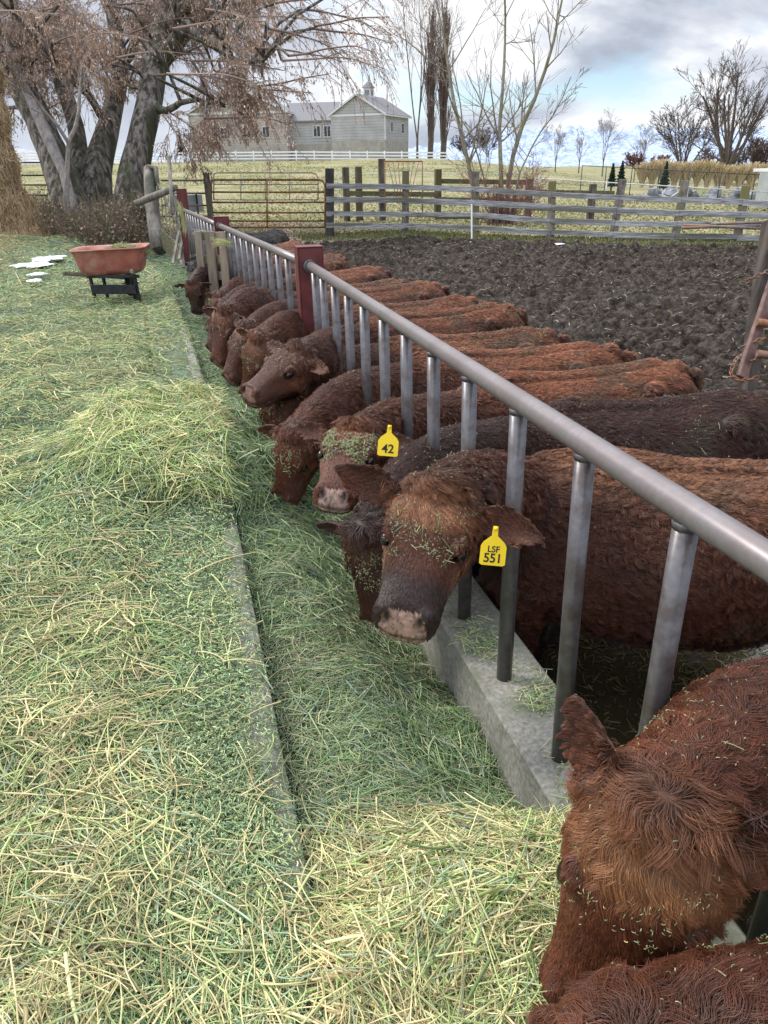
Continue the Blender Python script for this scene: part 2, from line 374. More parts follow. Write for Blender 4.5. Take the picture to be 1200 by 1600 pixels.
def hay_field(name, n, sampler, lab, Lr, wr, zspread, stemshare=.5, dark=1.0):
    x, y = sampler(n); d = np.hypot(x, y); d = np.sqrt(d * d + CAMH ** 2); u = x - bend(y)
    h = hay_h(x, y); pn = fbm(x * 1.1 + 9, y * 1.1 + 2, 33, 4); stem = rng.random(n) < stemshare
    L = np.where(stem, rng.uniform(*Lr, n) * np.where(rng.random(n) < .5, .5, 1), rng.uniform(.004, .015, n) * (1 + d * .22))
    big = stem & (rng.random(n) < .05); L = np.where(big, L * 1.25, L)
    rad = np.where(big, 1.9, 1.0) * np.where(stem, rng.uniform(*wr, n), rng.uniform(.0009, .0021, n)) * (.62 + .17 * d)
    az = rng.uniform(0, 6.283, n) ; al = fbm(x * .9, y * .9, 71, 3) * 12; pick = rng.random(n) < .38; az = np.where(pick, al + rng.normal(0, .7, n), az)
    e = 0.02; gx = (hay_h(x + e, y) - h) / e; gy = (hay_h(x, y + e) - h) / e; gx = np.clip(gx, -.8, .8); gy = np.clip(gy, -.8, .8)
    el = np.arctan(gx * np.cos(az) + gy * np.sin(az)) + rng.normal(0, .13, n) + np.where(rng.random(n) < .06, rng.uniform(.2, .7, n), 0)
    z = h + rng.uniform(.0, zspread, n) * np.where(stem, 1.0, .7)
    P = seg_strands(np.stack([x, y, z], -1), az, el, L, 5, rng.normal(0, .75, n), .35)
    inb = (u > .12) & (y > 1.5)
    fresh = np.clip(.15 + 1.5 * (pn - .30) + .25 * inb + .30 * np.exp(-((x + .0) ** 2 + (y - 4.4) ** 2) / 1.2), .05, .97)
    if name == 'bunk_hay':
        mu = (P[..., 0] - bend(P[..., 1])).min(1); kp = (mu > .135) | (rng.random(n) < .12) | (np.abs(y - 4.35) < .75); rad = np.where(kp, rad, 0); P = np.where(kp[:, None, None], P, P + np.array([.25, 0, -.12]))
    if name == 'loose_hay':
        px_ = P[..., 0]; py_ = P[..., 1]; instr = (rej(px_.ravel(), py_.ravel()).reshape(px_.shape)).max(1); keep = ~(stem & (rng.random(n) < instr * .82)); uu = x - bend(y); keep &= ~((uu > .055 + .05 * (vn(y * 6, y * 0, 5) - .5)) & (np.abs(y - 4.35) > .5) & (rng.random(n) < .62)); near_ = rej(x, y); sm = (~stem) & (rng.random(n) < near_ * 1.3);  rad = np.where(keep, rad, 0); P = np.where(keep[:, None, None], P, P[:, :1]*1.0 + np.array([0, 0, -.5])); 
    c = np.where(stem[:, None], haycol(n, fresh), dustcol(n))
    tone = .78 + .45 * fbm(x * 3.1, y * 3.1, 91, 3); c = c * tone[:, None] * np.where(inb, .74, 1.0)[:, None] * dark  # random tone patches in the hay; bunk hay darker
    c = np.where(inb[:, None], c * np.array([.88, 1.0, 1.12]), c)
    t = np.linspace(0, 1, 5); Rr = rad[:, None] * (1 - .55 * t ** 2)[None]
    o = strands(name, P, Rr, M['hay'], None, c, 'CURVE'); tag(o, lab, 'hay', kind='stuff'); return o
def samp_box(x0, x1, y0, y1, pw, reject=None):
    def f(n):
        xs = []; ysl = []; got = 0
        while got < n:
            u = rng.random(n); q = 1 - pw
            y = (y0 ** q + u * (y1 ** q - y0 ** q)) ** (1 / q) if abs(q) > 1e-3 else y0 * (y1 / y0) ** u
            k = (y - y0) / (y1 - y0); x = rng.uniform(x0(y), x1(y)); ok = np.ones(n, bool)
            if reject is not None: ok = rng.random(n) > reject(x, y)
            xs.append(x[ok]); ysl.append(y[ok]); got += ok.sum()
        return np.concatenate(xs)[:n], np.concatenate(ysl)[:n]
    return f
lef = lambda y: -1.0 - .46 * y
rej = lambda x, y: .97 * sst(-.36, -.14, x - bend(y) + .16 * (vn(y * 1.7, y * 0, 8) - .5) ) * sst(.13, .11, x - bend(y)) * sst(9.5, 8, y) * (.8 + .2 * sst(1.0, 1.6, y)) * (1 - np.exp(-((y - 4.35) / .75) ** 4)) * (.72 + .35 * vn(x * 5, y * 5, 3))
rej2 = lambda x, y: np.where(x - bend(y) > .13, 1.0, .3 * rej(x, y))
onlyb = lambda x, y: np.where(x - bend(y) > .12, 0.0, 1.0)
right = lambda y: wall_in(y) - .015
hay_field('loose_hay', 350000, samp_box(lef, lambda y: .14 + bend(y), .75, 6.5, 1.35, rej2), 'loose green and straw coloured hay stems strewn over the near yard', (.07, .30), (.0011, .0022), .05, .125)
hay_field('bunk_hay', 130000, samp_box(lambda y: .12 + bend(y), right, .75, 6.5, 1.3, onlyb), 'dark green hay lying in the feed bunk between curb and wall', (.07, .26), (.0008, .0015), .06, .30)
hay_field('far_hay', 90000, samp_box(lambda y: lef(y) - .6, right, 6.4, 24, 1.7, lambda x, y: .8 * sst(-.30, -.1, x - bend(y)) * sst(.12, .10, x - bend(y)) * sst(9, 7.5, y)), 'pale green hay spread over the yard round the wheelbarrow', (.10, .35), (.0009, .0016), .05, .24)
def fresh_mound(n):
    a = rng.uniform(0, 6.283, n); r = np.sqrt(rng.random(n)); x = -.03 + .66 * r * np.cos(a); y = 4.35 + .78 * r * np.sin(a); return x, y
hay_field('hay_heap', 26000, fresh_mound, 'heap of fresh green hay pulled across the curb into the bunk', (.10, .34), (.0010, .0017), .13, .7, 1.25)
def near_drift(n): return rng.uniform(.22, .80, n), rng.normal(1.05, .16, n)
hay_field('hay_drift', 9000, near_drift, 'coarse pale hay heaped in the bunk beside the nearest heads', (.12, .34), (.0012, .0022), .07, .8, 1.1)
def straw_clump(n): return rng.normal(.20, .045, n), rng.normal(1.02, .10, n)
o = hay_field('straw_clump', 700, straw_clump, 'clump of coarse golden straw lying in the bunk at the bottom of the photo', (.06, .18), (.0016, .0028), .05, 1.0, 1.0)
cd = o.data.attributes['tint'].data; tmp = np.empty(len(cd) * 4, np.float32); cd.foreach_get('color', tmp); tmp = tmp.reshape(-1, 4); tmp[:, :3] = np.array([.72, .58, .30]) * rng.uniform(.6, 1.15, (len(cd), 1)); cd.foreach_set('color', tmp.ravel())
# chopped hay spilt on the wall top
def spill(n):
    k = rng.integers(0, 5, n); yc = np.array([1.80, 1.30, 1.42, 2.15, 2.9])[k]; y = rng.normal(yc, np.array([.07, .12, .05, .10, .2])[k]); x = wall_in(y) + np.clip(rng.normal(np.array([.17, .10, .2, .1, .12])[k], .04), .02, .235); return x, y
x, y = spill(2600); n = 2600; st_ = rng.random(n) < .15; P = seg_strands(np.stack([x, y, rng.uniform(.002, .014, n)], -1), rng.uniform(0, 6.28, n), rng.normal(0, .1, n), np.where(st_, rng.uniform(.03, .10, n), rng.uniform(.004, .014, n)), 4, rng.normal(0, .6, n), .2)
tag(strands('wall_hay', P, np.full((n, 4), .0011), M['hay'], None, np.where(st_[:, None], haycol(n, .6), dustcol(n)), 'CURVE'), 'green hay crumbs spilt round the bar feet on the wall top', 'hay', kind='stuff')
# ================================================================== YARD WALL AND FEED RAIL
ys = np.linspace(-.5, 17, 71); prof = [(-.005, -.45), (0, -.012), (.012, 0), (.243, 0), (.255, -.012), (.26, -.75)]
Yg = np.repeat(ys[:, None], len(prof), 1); Xg = wall_in(ys)[:, None] + np.array([p[0] for p in prof]); Zg = np.broadcast_to(np.array([p[1] for p in prof]), Xg.shape)
Zg = Zg + .004 * (fbm(Xg * 9, Yg * 9, 3) - .5)
o = grid_mesh('bunk_wall', Xg[:, ::-1], Yg, Zg[:, ::-1], M['concrete'], smooth=False); tag(o, 'low concrete bunk wall with steel bars set in its top', 'wall')
def rail_panel(y0, y1, ysbars, lab, rz=1.0):
    a = np.array([float(rail_x(y0)), y0, rz]); b = np.array([float(rail_x(y1)), y1, rz])
    t = empty('feed_rail', ((a[0] + b[0]) / 2, (a[1] + b[1]) / 2, 0), 0, lab, 'fence', 'pipe feed rail panels along the bunk')
    MB().tube([a, a * .75 + b * .25, (a + b) / 2, a * .25 + b * .75, b], .0315, 20).build('top_rail', M['railsteel'], t)
    for yb in ysbars:
        xb = float(rail_x(yb)); j = rng.normal(0, .006, 2)
        m = MB(); P = np.array([[xb + j[0] + .012, yb + j[1], -.02], [xb + .006, yb + j[1] * .5, .5], [xb, yb, rz - .03]])
        m.tube(P, .0262, 16); m.build('bar', M['steel'], t)
        MB().tube([[xb, yb, rz - .040], [xb, yb, rz - .022]], [.0268, .0295], 14).build('weld_bead', M['steel'], t) if yb < 3 else None
    return t
bars1 = [-.05, .36, .72, 1.13, 1.535, 1.93, 2.33, 2.72, 3.10, 3.48, 3.88, 4.27, 4.66, 5.05, 5.36]
rail_panel(-.4, 5.50, bars1, 'nearest pipe rail panel with the thick top tube and widest spaced bars')
rail_panel(5.68, 10.3, np.arange(5.95, 10.1, .385), 'pipe rail panel running from the near red post to the leaning pallet')
rail_panel(10.45, 15.2, np.arange(10.8, 15.0, .40), 'farthest pipe rail panel behind the pallet')
def ibeam(x, y, h, lab, s=1.0):
    t = empty('red_post', (x, y, 0), 0, lab, 'post', 'red steel posts of the feed rail')
    w_, d_ = .085 * s, .075 * s; m = MB()
    # H section: web faces the camera, flanges left and right
    m.box((x, y, h / 2 - .3), (w_, 0, 0), (0, .006, 0), (0, 0, h / 2 + .3), bev=.0015)
    m.box((x - w_ - .005, y, h / 2 - .3), (.0048, 0, 0), (0, d_, 0), (0, 0, h / 2 + .3), bev=.002); m.box((x + w_ + .005, y, h / 2 - .3), (.0048, 0, 0), (0, d_, 0), (0, 0, h / 2 + .3), bev=.002)
    m.build('column', M['redpaint'], t)
    MB().box((x, y, h + .005), (w_ + .012, 0, 0), (0, d_ + .002, 0), (0, 0, .004), bev=.001).build('cap_plate', M['redpaint'], t)
    MB().box((x, y - d_ + .004, h / 2 - .15), (w_ - .001, 0, 0), (0, .004, 0), (0, 0, h / 2 + .148)).build('face_plate', M['redpaint'], t)
    MB().tube([[float(rail_x(y)), y - d_ - .035, .997], [float(rail_x(y)), y - d_ + .003, .997]], [.043, .050], 16).build('weld_collar', M['steel'], t)
    return t
ibeam(.925, 5.62, 1.12, 'near red steel post between the two nearest rail panels')
ibeam(.60, 10.4, 1.10, 'red steel post half hidden behind the wooden pallet')
ibeam(.22, 15.4, 1.35, 'farthest red steel post beside the plank gate')
# ================================================================== CATTLE
PENZ = -.52
m, q, b = mat('cow_skin'); a_ = q.n('ShaderNodeAttribute', attribute_name='tint'); tcn = q.n('ShaderNodeTexCoord')
nz = q.n('ShaderNodeTexNoise', {'Vector': tcn.outputs['Object'], 'Scale': 55.0, 'Detail': 5.0}); f = q.ramp(nz.outputs[0], [(.3, (.55, .55, .55)), (.7, (1.2, 1.2, 1.2))])
setc(q, b, 'Base Color', q.mix(1.0, a_.outputs[0], f, 'MULTIPLY')); b.inputs['Roughness'].default_value = .55; b.inputs['Specular IOR Level'].default_value = .35
bp = q.n('ShaderNodeBump', {'Strength': .5, 'Distance': .004, 'Height': nz.outputs[0]}); setc(q, b, 'Normal', bp.outputs[0]); M['skin'] = m
m, q, b = mat('eye_ball'); b.inputs['Base Color'].default_value = (.012, .008, .006, 1); b.inputs['Roughness'].default_value = .12; b.inputs['Coat Weight'].default_value = .0; M['eye'] = m

def text_mesh(s, size, ext, font_shear=0.0):
    cu = bpy.data.curves.new('t', 'FONT'); cu.body = s; cu.size = size; cu.extrude = ext; cu.align_x = 'CENTER'; cu.shear = font_shear; cu.offset = size * .018
    o = bpy.data.objects.new('t', cu); COL.objects.link(o); dg = bpy.context.evaluated_depsgraph_get(); me = bpy.data.meshes.new_from_object(o.evaluated_get(dg))
    V = np.array([v.co[:] for v in me.vertices]); F = [tuple(p.vertices) for p in me.polygons]; bpy.data.objects.remove(o); bpy.data.curves.remove(cu); bpy.data.meshes.remove(me); return V, F

def ear_tag(root, base, dn, nrmv, mt, lines=None, s=1.0, label=None):
    """plastic tag hanging from base along dn, face towards nrmv"""
    dn = nrm(dn); n = nrmv - dn * (nrmv @ dn); n = nrm(n); x = np.cross(dn, n) * -1.0; x = np.cross(n, dn) * -1  # reader's right
    x = nrm(np.cross(n, dn)) * -1; x = -x if False else x
    pts = [(-.007, 0), (.007, 0), (.0085, .028), (.030, .046), (.037, .058), (.037, .108), (.030, .112), (-.030, .112), (-.037, .108), (-.037, .058), (-.030, .046), (-.0085, .028)]
    P = [base + x * u * s + dn * v * s for u, v in pts]; mb = MB(); mb.prism(P, -n * .0012, n * .0012)
    o = mb.build('ear_tag', M[mt], root)
    if label: o['label'] = label
    MB().ball(base + dn * .007 * s + n * .003, (.006 * s,) * 3, 10).build('tag_button', M[mt], o)
    for txt, size, v in (lines or []):
        V, F = text_mesh(txt, size, .0004); W_ = base - V[:, :1] * x * s + (v * s - V[:, 1:2] * s) * dn + n * (.0018 + V[:, 2:3])
        MB().add(W_, F).build('tag_writing', M['ink'], o)
    return o

def remeshed(mb, voxel, smooth_it):
    o = mb.build('tmp', None); md = o.modifiers.new('r', 'REMESH'); md.mode = 'VOXEL'; md.voxel_size = voxel; md.use_smooth_shade = True
    ms = o.modifiers.new('s', 'SMOOTH'); ms.iterations = smooth_it; ms.factor = .5
    dg = bpy.context.evaluated_depsgraph_get(); me = bpy.data.meshes.new_from_object(o.evaluated_get(dg)); old = o.data; bpy.data.objects.remove(o); bpy.data.meshes.remove(old); return me

def bez(p0, p1, p2, p3, n):
    t = np.linspace(0, 1, n)[:, None]; return (1 - t) ** 3 * p0 + 3 * (1 - t) ** 2 * t * p1 + 3 * (1 - t) * t * t * p2 + t ** 3 * p3

TORSO_ = np.array([[0.02, .93, .60, .09], [.08, 1.02, .52, .17], [.18, 1.075, .46, .225], [.32, 1.10, .435, .26], [.50, 1.085, .43, .30], [.72, 1.075, .425, .325], [.95, 1.08, .44, .325], [1.12, 1.10, .49, .30], [1.28, 1.11, .56, .265], [1.42, 1.07, .62, .22], [1.50, 1.00, .70, .16], [1.54, .92, .78, .09]])
TORSO = TORSO_.copy(); TORSO[2:10, 2] -= np.array([.06, .08, .10, .11, .11, .10, .07, .04])
HEAD = np.array([[-.075, -.03, -.13, .05], [-.045, .005, -.165, .085], [.0, .028, -.19, .108], [.05, .038, -.21, .122], [.10, .040, -.225, .130], [.16, .034, -.235, .127], [.21, .024, -.23, .112], [.27, .010, -.215, .101], [.33, -.003, -.19, .092], [.375, -.010, -.195, .090], [.405, -.016, -.165, .094], [.432, -.034, -.158, .092], [.456, -.062, -.150, .082], [.473, -.090, -.138, .063], [.484, -.108, -.125, .038]])

def cow(P, N, U, Wxy, Rxy, h=1.10, voxel=.012, nh=20000, base=(.15, .045, .022), gold=(.34, .12, .045), back=.5, Lh=.062, label='', tags=None, ears=(0.0, 0.0), muzzle='plain', hs=1.0, kl=.6, bw=1.0, rr=.0008, headhair=1.0, es=1.0, elift=(.12, .12), gdiv=12, flecks=(0, 0), body_only=False, wave=1.0):
    P = np.array(P, float); N = np.array(N, float); F_ = nrm(N - P); U = np.array(U, float); U = nrm(U - F_ * (U @ F_)); Lt = np.cross(U, F_)   # Lt = animal's left
    hs = hs * np.linalg.norm(N - P) / .475 if not body_only else hs
    Wp = np.array([Wxy[0], Wxy[1], PENZ]); Rp = np.array([Rxy[0], Rxy[1], PENZ]); back_d = nrm(Rp - Wp); sc = h / 1.10
    sidev = np.cross(np.array([0, 0, 1.0]), -back_d); up = np.array([0, 0, 1.0])     # animal's left
    nh0 = nh; nh = int(nh * 1.7); rr = rr * .68
    if nh0 < 40000: Rp = Rp + np.array([rng.normal(0, .10), rng.normal(0, .09), 0]); back_d = nrm(Rp - Wp); sc *= rng.uniform(.96, 1.03)
    root = empty('cow', (float(Wp[0]), float(Wp[1]), PENZ), 0, label, 'cow', 'red cattle feeding along the bunk')
    mb = MB(); O = Wp - back_d * .32 * sc
    C = [O + back_d * r[0] * sc + up * (r[1] + r[2]) / 2 * sc for r in TORSO]
    mb.rings(C, [sidev] * len(C), [up] * len(C), TORSO[:, 3] * sc * bw * .93, (TORSO[:, 1] - TORSO[:, 2]) / 2 * sc, 26, 2.15, e2=1.72)
    # neck
    S = O + back_d * .30 * sc + up * .80 * sc; He = P + F_ * .03 - U * .085 * hs
    d0 = np.linalg.norm(He - S); NK = bez(S, S - back_d * d0 * .40 + up * .03, He - F_ * d0 * .16 - U * .05 + (S - He) * .18, He, 9)
    T = nrm(np.gradient(NK, axis=0)); X = [nrm(np.cross(up, -t) * (1 - i / 8.) * -1 + 0 * up) if False else None for i, t in enumerate(T)]
    Xs = []; Ys = []
    for i, t in enumerate(T):
        k = i / 8.0; u0 = nrm(up * (1 - k) + U * k + t * .001); u0 = nrm(u0 - t * (u0 @ t)); Xs.append(np.cross(u0, t)); Ys.append(u0)
    hw = np.interp(np.linspace(0, 1, 9), [0, .35, .7, 1], [.19, .155, .125, .10]) * sc * hs ** .5; hh = np.interp(np.linspace(0, 1, 9), [0, .35, .7, 1], [.27, .215, .17, .12]) * sc * hs ** .5
    mb.rings(NK, Xs, Ys, hw, hh, 18, 2.1)
    # brisket
    mb.ball(O + back_d * .12 * sc + up * .52 * sc, (.13 * sc, .13 * sc, .12 * sc), 14)
    # legs
    for sx, s0, hind in ((1, .20, 0), (-1, .22, 0), (1, 1.33, 1), (-1, 1.30, 1)):
        a = O + back_d * s0 * sc + sidev * sx * .145 * sc * bw
        j = rng.normal(0, .03)
        if not hind: pts = [(0, .62), (-.01, .46), (.0, .30), (.0, .17), (.01, .08), (-.02, .03), (-.035, 0)]; rad = [.12, .085, .055, .042, .045, .052, .055]
        else: pts = [(-.02, .72), (-.05, .56), (.03, .40), (.085, .33), (.07, .20), (.06, .09), (.03, .03), (.02, 0)]; rad = [.17, .13, .075, .055, .043, .046, .052, .056]
        L = np.array([a + back_d * (p[0] + j * (1 - p[1])) * sc + up * p[1] * sc for p in pts]); mb.rings(L, [sidev] * len(L), [back_d] * len(L), np.array(rad) * sc * .9, np.array(rad) * sc, 12, 2)
    # tail
    tb = O + back_d * 1.50 * sc + up * 1.02 * sc; TP = np.array([tb, tb + back_d * .05 + up * .01, tb + back_d * .085 - up * .10, tb + back_d * .08 - up * .35, tb + back_d * .07 - up * .6]); mb.tube(TP, [.032, .030, .022, .018, .03], 8)
    mb.ball(O + back_d * 1.40 * sc + up * 1.045 * sc, (.07, .075, .06), 10)
    for sx in (1, -1): mb.ball(O + back_d * 1.17 * sc + sidev * sx * .17 * sc + up * .985 * sc, (.08, .06, .06), 10)
    mb.tube([O + back_d * s0 * sc + up * (z0 - .050) * sc for s0, z0 in ((.2, 1.075), (.38, 1.115), (.7, 1.088), (1.0, 1.095), (1.25, 1.12), (1.45, 1.06))], .060 * sc, 8)
    if not body_only:
        C = [P + F_ * r[0] * hs + U * (r[1] + r[2]) / 2 * hs for r in HEAD]
        mb.rings(C, [Lt] * len(C), [U] * len(C), HEAD[:, 3] * hs * 1.09, (HEAD[:, 1] - HEAD[:, 2]) / 2 * hs, 24, 2.5)
        hp = lambda x, y, z: P + (F_ * x + Lt * y + U * z) * hs
        mb.ball(hp(-.01, 0, .02), (.075 * hs, .05 * hs, .04 * hs), 12, ax=[Lt, F_, U])       # poll
        for s_ in (1, -1):
            mb.ball(hp(.172, s_ * .104, -.006), (.045 * hs, .024 * hs, .028 * hs), 12, ax=[F_, Lt, U])     # brow / orbit
            mb.ball(hp(.14, s_ * .095, -.14), (.085 * hs, .045 * hs, .075 * hs), 12, ax=[F_, Lt, U])         # jaw muscle
            mb.ball(hp(.422, s_ * .058, -.046), (.034 * hs, .030 * hs, .028 * hs), 12, ax=[F_, Lt, U])        # nostril wing
            # ear: cupped leaf
            ea = ears[0] if s_ > 0 else ears[1]         # raise angle
            e0 = hp(.040, s_ * .105, -.040); ed = nrm(Lt * s_ * math.cos(ea) - F_ * math.sin(ea) + U * (elift[0] if s_ > 0 else elift[1])); cup = nrm(F_ * .50 + U * .80 - up * .10)
            cup = nrm(cup - ed * (cup @ ed)); ew = np.cross(ed, cup) ; tt = np.linspace(0, 1, 8); EL = .225 * hs * es
            w_ = np.array([.026, .042, .060, .070, .068, .056, .036, .010]) * hs * es
            C = []; 
            pr = []
            V = []; n_ = 12
            for i, t in enumerate(tt):
                c = e0 + ed * EL * t - up * .012 * t * t
                for side in (1, -1):
                    for k in range(7):
                        u = (k - 3) / 3.0 * side
                        curl = (u * u) * .62 * w_[i]; th = (.0085 * hs) * (1 - u * u) ** .5 * side + .002
                        V.append(c + ew * u * w_[i] * .92 + cup * (curl - .35 * w_[i] + th))
            Fc = []; 
            for i in range(7):
                for k in range(14): k2 = (k + 1) % 14; Fc.append((i * 14 + k, i * 14 + k2, (i + 1) * 14 + k2, (i + 1) * 14 + k))
            Fc.append(tuple(range(14))[::-1]); Fc.append(tuple(range(98, 112))); mb.add(V, Fc)
            mb.tube([e0 - ed * .03, e0 + ed * .035], [.03 * hs, .024 * hs], 10)
    me = remeshed(mb, voxel, 3)
    nv = len(me.vertices); V = np.empty(nv * 3); me.vertices.foreach_get('co', V); V = V.reshape(-1, 3)
    me.calc_loop_triangles(); TR = np.empty(len(me.loop_triangles) * 3, int); me.loop_triangles.foreach_get('vertices', TR); TR = TR.reshape(-1, 3)
    def normals():
        a, b_, c = V[TR[:, 0]], V[TR[:, 1]], V[TR[:, 2]]; fn = np.cross(b_ - a, c - a); ar = np.linalg.norm(fn, axis=1) / 2; vnm = np.zeros_like(V)
        for k in range(3): np.add.at(vnm, TR[:, k], fn)
        return fn / (2 * ar[:, None] + 1e-12), ar, nrm(vnm)
    fn, ar, vnm = normals()
    def hl(Q): D = (Q - P) / hs; return np.stack([D @ F_, D @ Lt, D @ U], -1)
    def is_head(q): return (q[..., 0] > -.03) & (np.abs(q[..., 1]) < .30) & (q[..., 2] > -.30) & (q[..., 0] < .56) & (q[..., 2] < .12) & ((q[..., 0] > .02) | (np.abs(q[..., 1]) < .20)) if not body_only else np.zeros(q.shape[:-1], bool)
    if not body_only:
        q_ = hl(V)
        for s_ in (1, -1):      # nostrils, eye sockets, mouth line
            e = np.array([.446, s_ * .052, -.040]); d = (q_ - e) / np.array([.018, .014, .030]); g = np.exp(-(d ** 2).sum(-1)); V -= vnm * (g * .016 * hs)[:, None]
            e = np.array([.195, s_ * .128, -.030]); d = (q_ - e) / np.array([.024, .03, .017]); g = np.exp(-(d ** 2).sum(-1)); V -= vnm * (g * .012 * hs)[:, None]
            e = np.array([.125, s_ * .125, -.075]); d = (q_ - e) / np.array([.05, .04, .03]); g = np.exp(-(d ** 2).sum(-1)); V -= vnm * (g * .008 * hs)[:, None]
            e = np.array([.30, s_ * .085, -.05]); d = (q_ - e) / np.array([.07, .04, .03]); g = np.exp(-(d ** 2).sum(-1)); V -= vnm * (g * .009 * hs)[:, None]
        ml = -.128 + .02 * sst(.30, .46, q_[:, 0]); g = np.exp(-((q_[:, 2] - ml) / .006) ** 2) * sst(.31, .36, q_[:, 0]) * (q_[:, 0] < .52); V -= vnm * (g * .008 * hs)[:, None]
        me.vertices.foreach_set('co', V.ravel()); fn, ar, vnm = normals()
    sd_ = int(abs(P[0] * 991 + P[1] * 577) * 10) % 9999
    base = np.array(base); gold = np.array(gold)
    def colour(Q, n_, tip):
        """coat colour at points; Q (n,3), normals, tip 0..1 (root dark, tip light)"""
        q_ = hl(Q); u = fbm(Q[:, 0] * 5 + Q[:, 2] * 3, Q[:, 1] * 5 + Q[:, 2] * 4, sd_, 4); c = base[None] * (.55 + .9 * u[:, None])
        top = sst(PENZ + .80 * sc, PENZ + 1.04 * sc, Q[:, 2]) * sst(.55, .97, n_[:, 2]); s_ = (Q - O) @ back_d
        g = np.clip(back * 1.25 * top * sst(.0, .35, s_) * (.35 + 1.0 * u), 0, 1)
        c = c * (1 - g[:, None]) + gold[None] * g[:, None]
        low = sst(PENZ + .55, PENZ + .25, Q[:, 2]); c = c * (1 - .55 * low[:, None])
        mudn = sst(.56, .66, fbm(Q[:, 0] * 4 + 7, Q[:, 2] * 5 + Q[:, 1] * 4, sd_ + 3, 4)) * sst(.5, 1.0, s_); c = c * (1 - .5 * mudn[:, None]) + np.array([.10, .085, .05]) * .5 * mudn[:, None]
        if not body_only:
            hd = is_head(q_); fr = np.exp(-(((q_[:, 0] - .045) / .075) ** 2 + (q_[:, 1] / .10) ** 2)) * sst(-.09, 0, q_[:, 2]); fr = np.where(hd | (q_[:, 0] > -.06), fr, 0) * headhair
            c = c * (1 - .75 * fr[:, None]) + gold[None] * .95 * .75 * fr[:, None]
            if muzzle == 'dark':
                dk = sst(.27, .35, q_[:, 0] + .03 * np.abs(q_[:, 1]) / .08) * hd * .8; c = c * (1 - dk[:, None]) + np.array([.026, .020, .020]) * dk[:, None]
            ch = np.exp(-(((q_[:, 0] - .17) / .07) ** 2 + ((np.abs(q_[:, 1]) - .12) / .04) ** 2 + ((q_[:, 2] + .10) / .04) ** 2)) * hd * .5; c = c * (1 - ch[:, None]) + gold[None] * .8 * ch[:, None]
            ering = np.exp(-((((q_[:, 0] - .195) / .034) ** 2 + ((q_[:, 2] + .03) / .020) ** 2) ** 2)) * (np.abs(q_[:, 1]) > .08) * hd; c = c * (1 - .75 * ering[:, None])
            ie = hd & (np.abs(q_[:, 1]) > .135) & (q_[:, 0] < .12); c = np.where(ie[:, None], c * 1.25, c)
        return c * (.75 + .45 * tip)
    def nose_mask(q_):
        return is_head(q_) & (q_[..., 0] > .414 + .05 * np.clip((np.abs(q_[..., 1]) - .045) / .04, 0, 1)) & (q_[..., 2] > -.125)
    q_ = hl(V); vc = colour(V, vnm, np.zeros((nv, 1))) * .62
    if not body_only:
        nm_ = nose_mask(q_); pink = {'dark': np.array([.42, .27, .215]), 'pink': np.array([.42, .28, .23]), 'black': np.array([.05, .035, .03]), 'plain': np.array([.20, .11, .085])}[muzzle]; sp = (vn(q_[:, 0] * 190 + 3, q_[:, 1] * 190, 5) > .30)[:, None]
        vc = np.where(nm_[:, None], pink * (.6 + .6 * fbm(q_[:, 1] * 40, q_[:, 0] * 40, 2, 3))[:, None] * np.where(sp, 1, .45), vc)
        for s_ in (1, -1):
            e = np.array([.444, s_ * .052, -.040]); d = (q_ - e) / np.array([.017, .013, .035]); vc *= (1 - .93 * np.exp(-(d ** 2).sum(-1) ** 2))[:, None]
            e = np.array([.195, s_ * .12, -.030]); d = (q_ - e) / np.array([.030, .06, .019]); vc *= (1 - .7 * np.exp(-(d ** 2).sum(-1) ** 2))[:, None]
        ml = -.128 + .02 * sst(.30, .46, q_[:, 0]); vc *= (1 - .7 * np.exp(-((q_[:, 2] - ml) / .007) ** 2) * (q_[:, 0] > .33) * is_head(q_))[:, None]
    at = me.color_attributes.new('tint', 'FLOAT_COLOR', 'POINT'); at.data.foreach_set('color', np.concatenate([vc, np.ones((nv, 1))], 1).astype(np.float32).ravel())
    link('body', me, M['skin'], root)
    # -------- coat
    cen = V[TR].mean(1); dcam = np.linalg.norm(cen - CP, axis=1); q_ = hl(cen); hd = is_head(q_)
    wgt = ar / dcam ** 1.8 * np.where(fn[:, 2] < -.3, .25, 1.0) * np.where(cen[:, 2] < PENZ + .35, .3, 1.0)
    tocam = nrm(CP - cen); wgt *= .12 + .88 * sst(-.35, .1, (fn * tocam).sum(1)); wgt = np.where(hd, wgt * 2.0 * np.where(q_[:, 0] > .2, 2.2, 1), wgt)
    if not body_only: wgt = np.where(nose_mask(q_), 0, wgt); 
    if not body_only:
        for s_ in (1, -1):
            d = (q_ - np.array([.195, s_ * .125, -.030])) / np.array([.026, .06, .0165]); wgt = np.where((d ** 2).sum(-1) < 1, 0, wgt)
    cs = np.cumsum(wgt); idx = np.searchsorted(cs, rng.random(nh) * cs[-1]); idx = np.minimum(idx, len(TR) - 1)
    r1 = np.sqrt(rng.random(nh)); r2 = rng.random(nh); B = V[TR[idx]]; nb_ = vnm[TR[idx]]; w3 = np.stack([1 - r1, r1 * (1 - r2), r1 * r2], 1)
    Q = (B * w3[:, :, None]).sum(1); NN = nrm((nb_ * w3[:, :, None]).sum(1)); q_ = hl(Q); hd = is_head(q_)
    s_ = (Q - O) @ back_d
    # direction of growth
    flow = back_d[None] * 1.0 - up[None] * (.35 + .9 * sst(1.0, .1, NN[:, 2]))[:, None]
    nk = sst(.30, -.15, s_); ndir = nrm(S - He); flow = flow * (1 - nk[:, None]) + (ndir[None] * .8 - up[None] * .7) * nk[:, None]
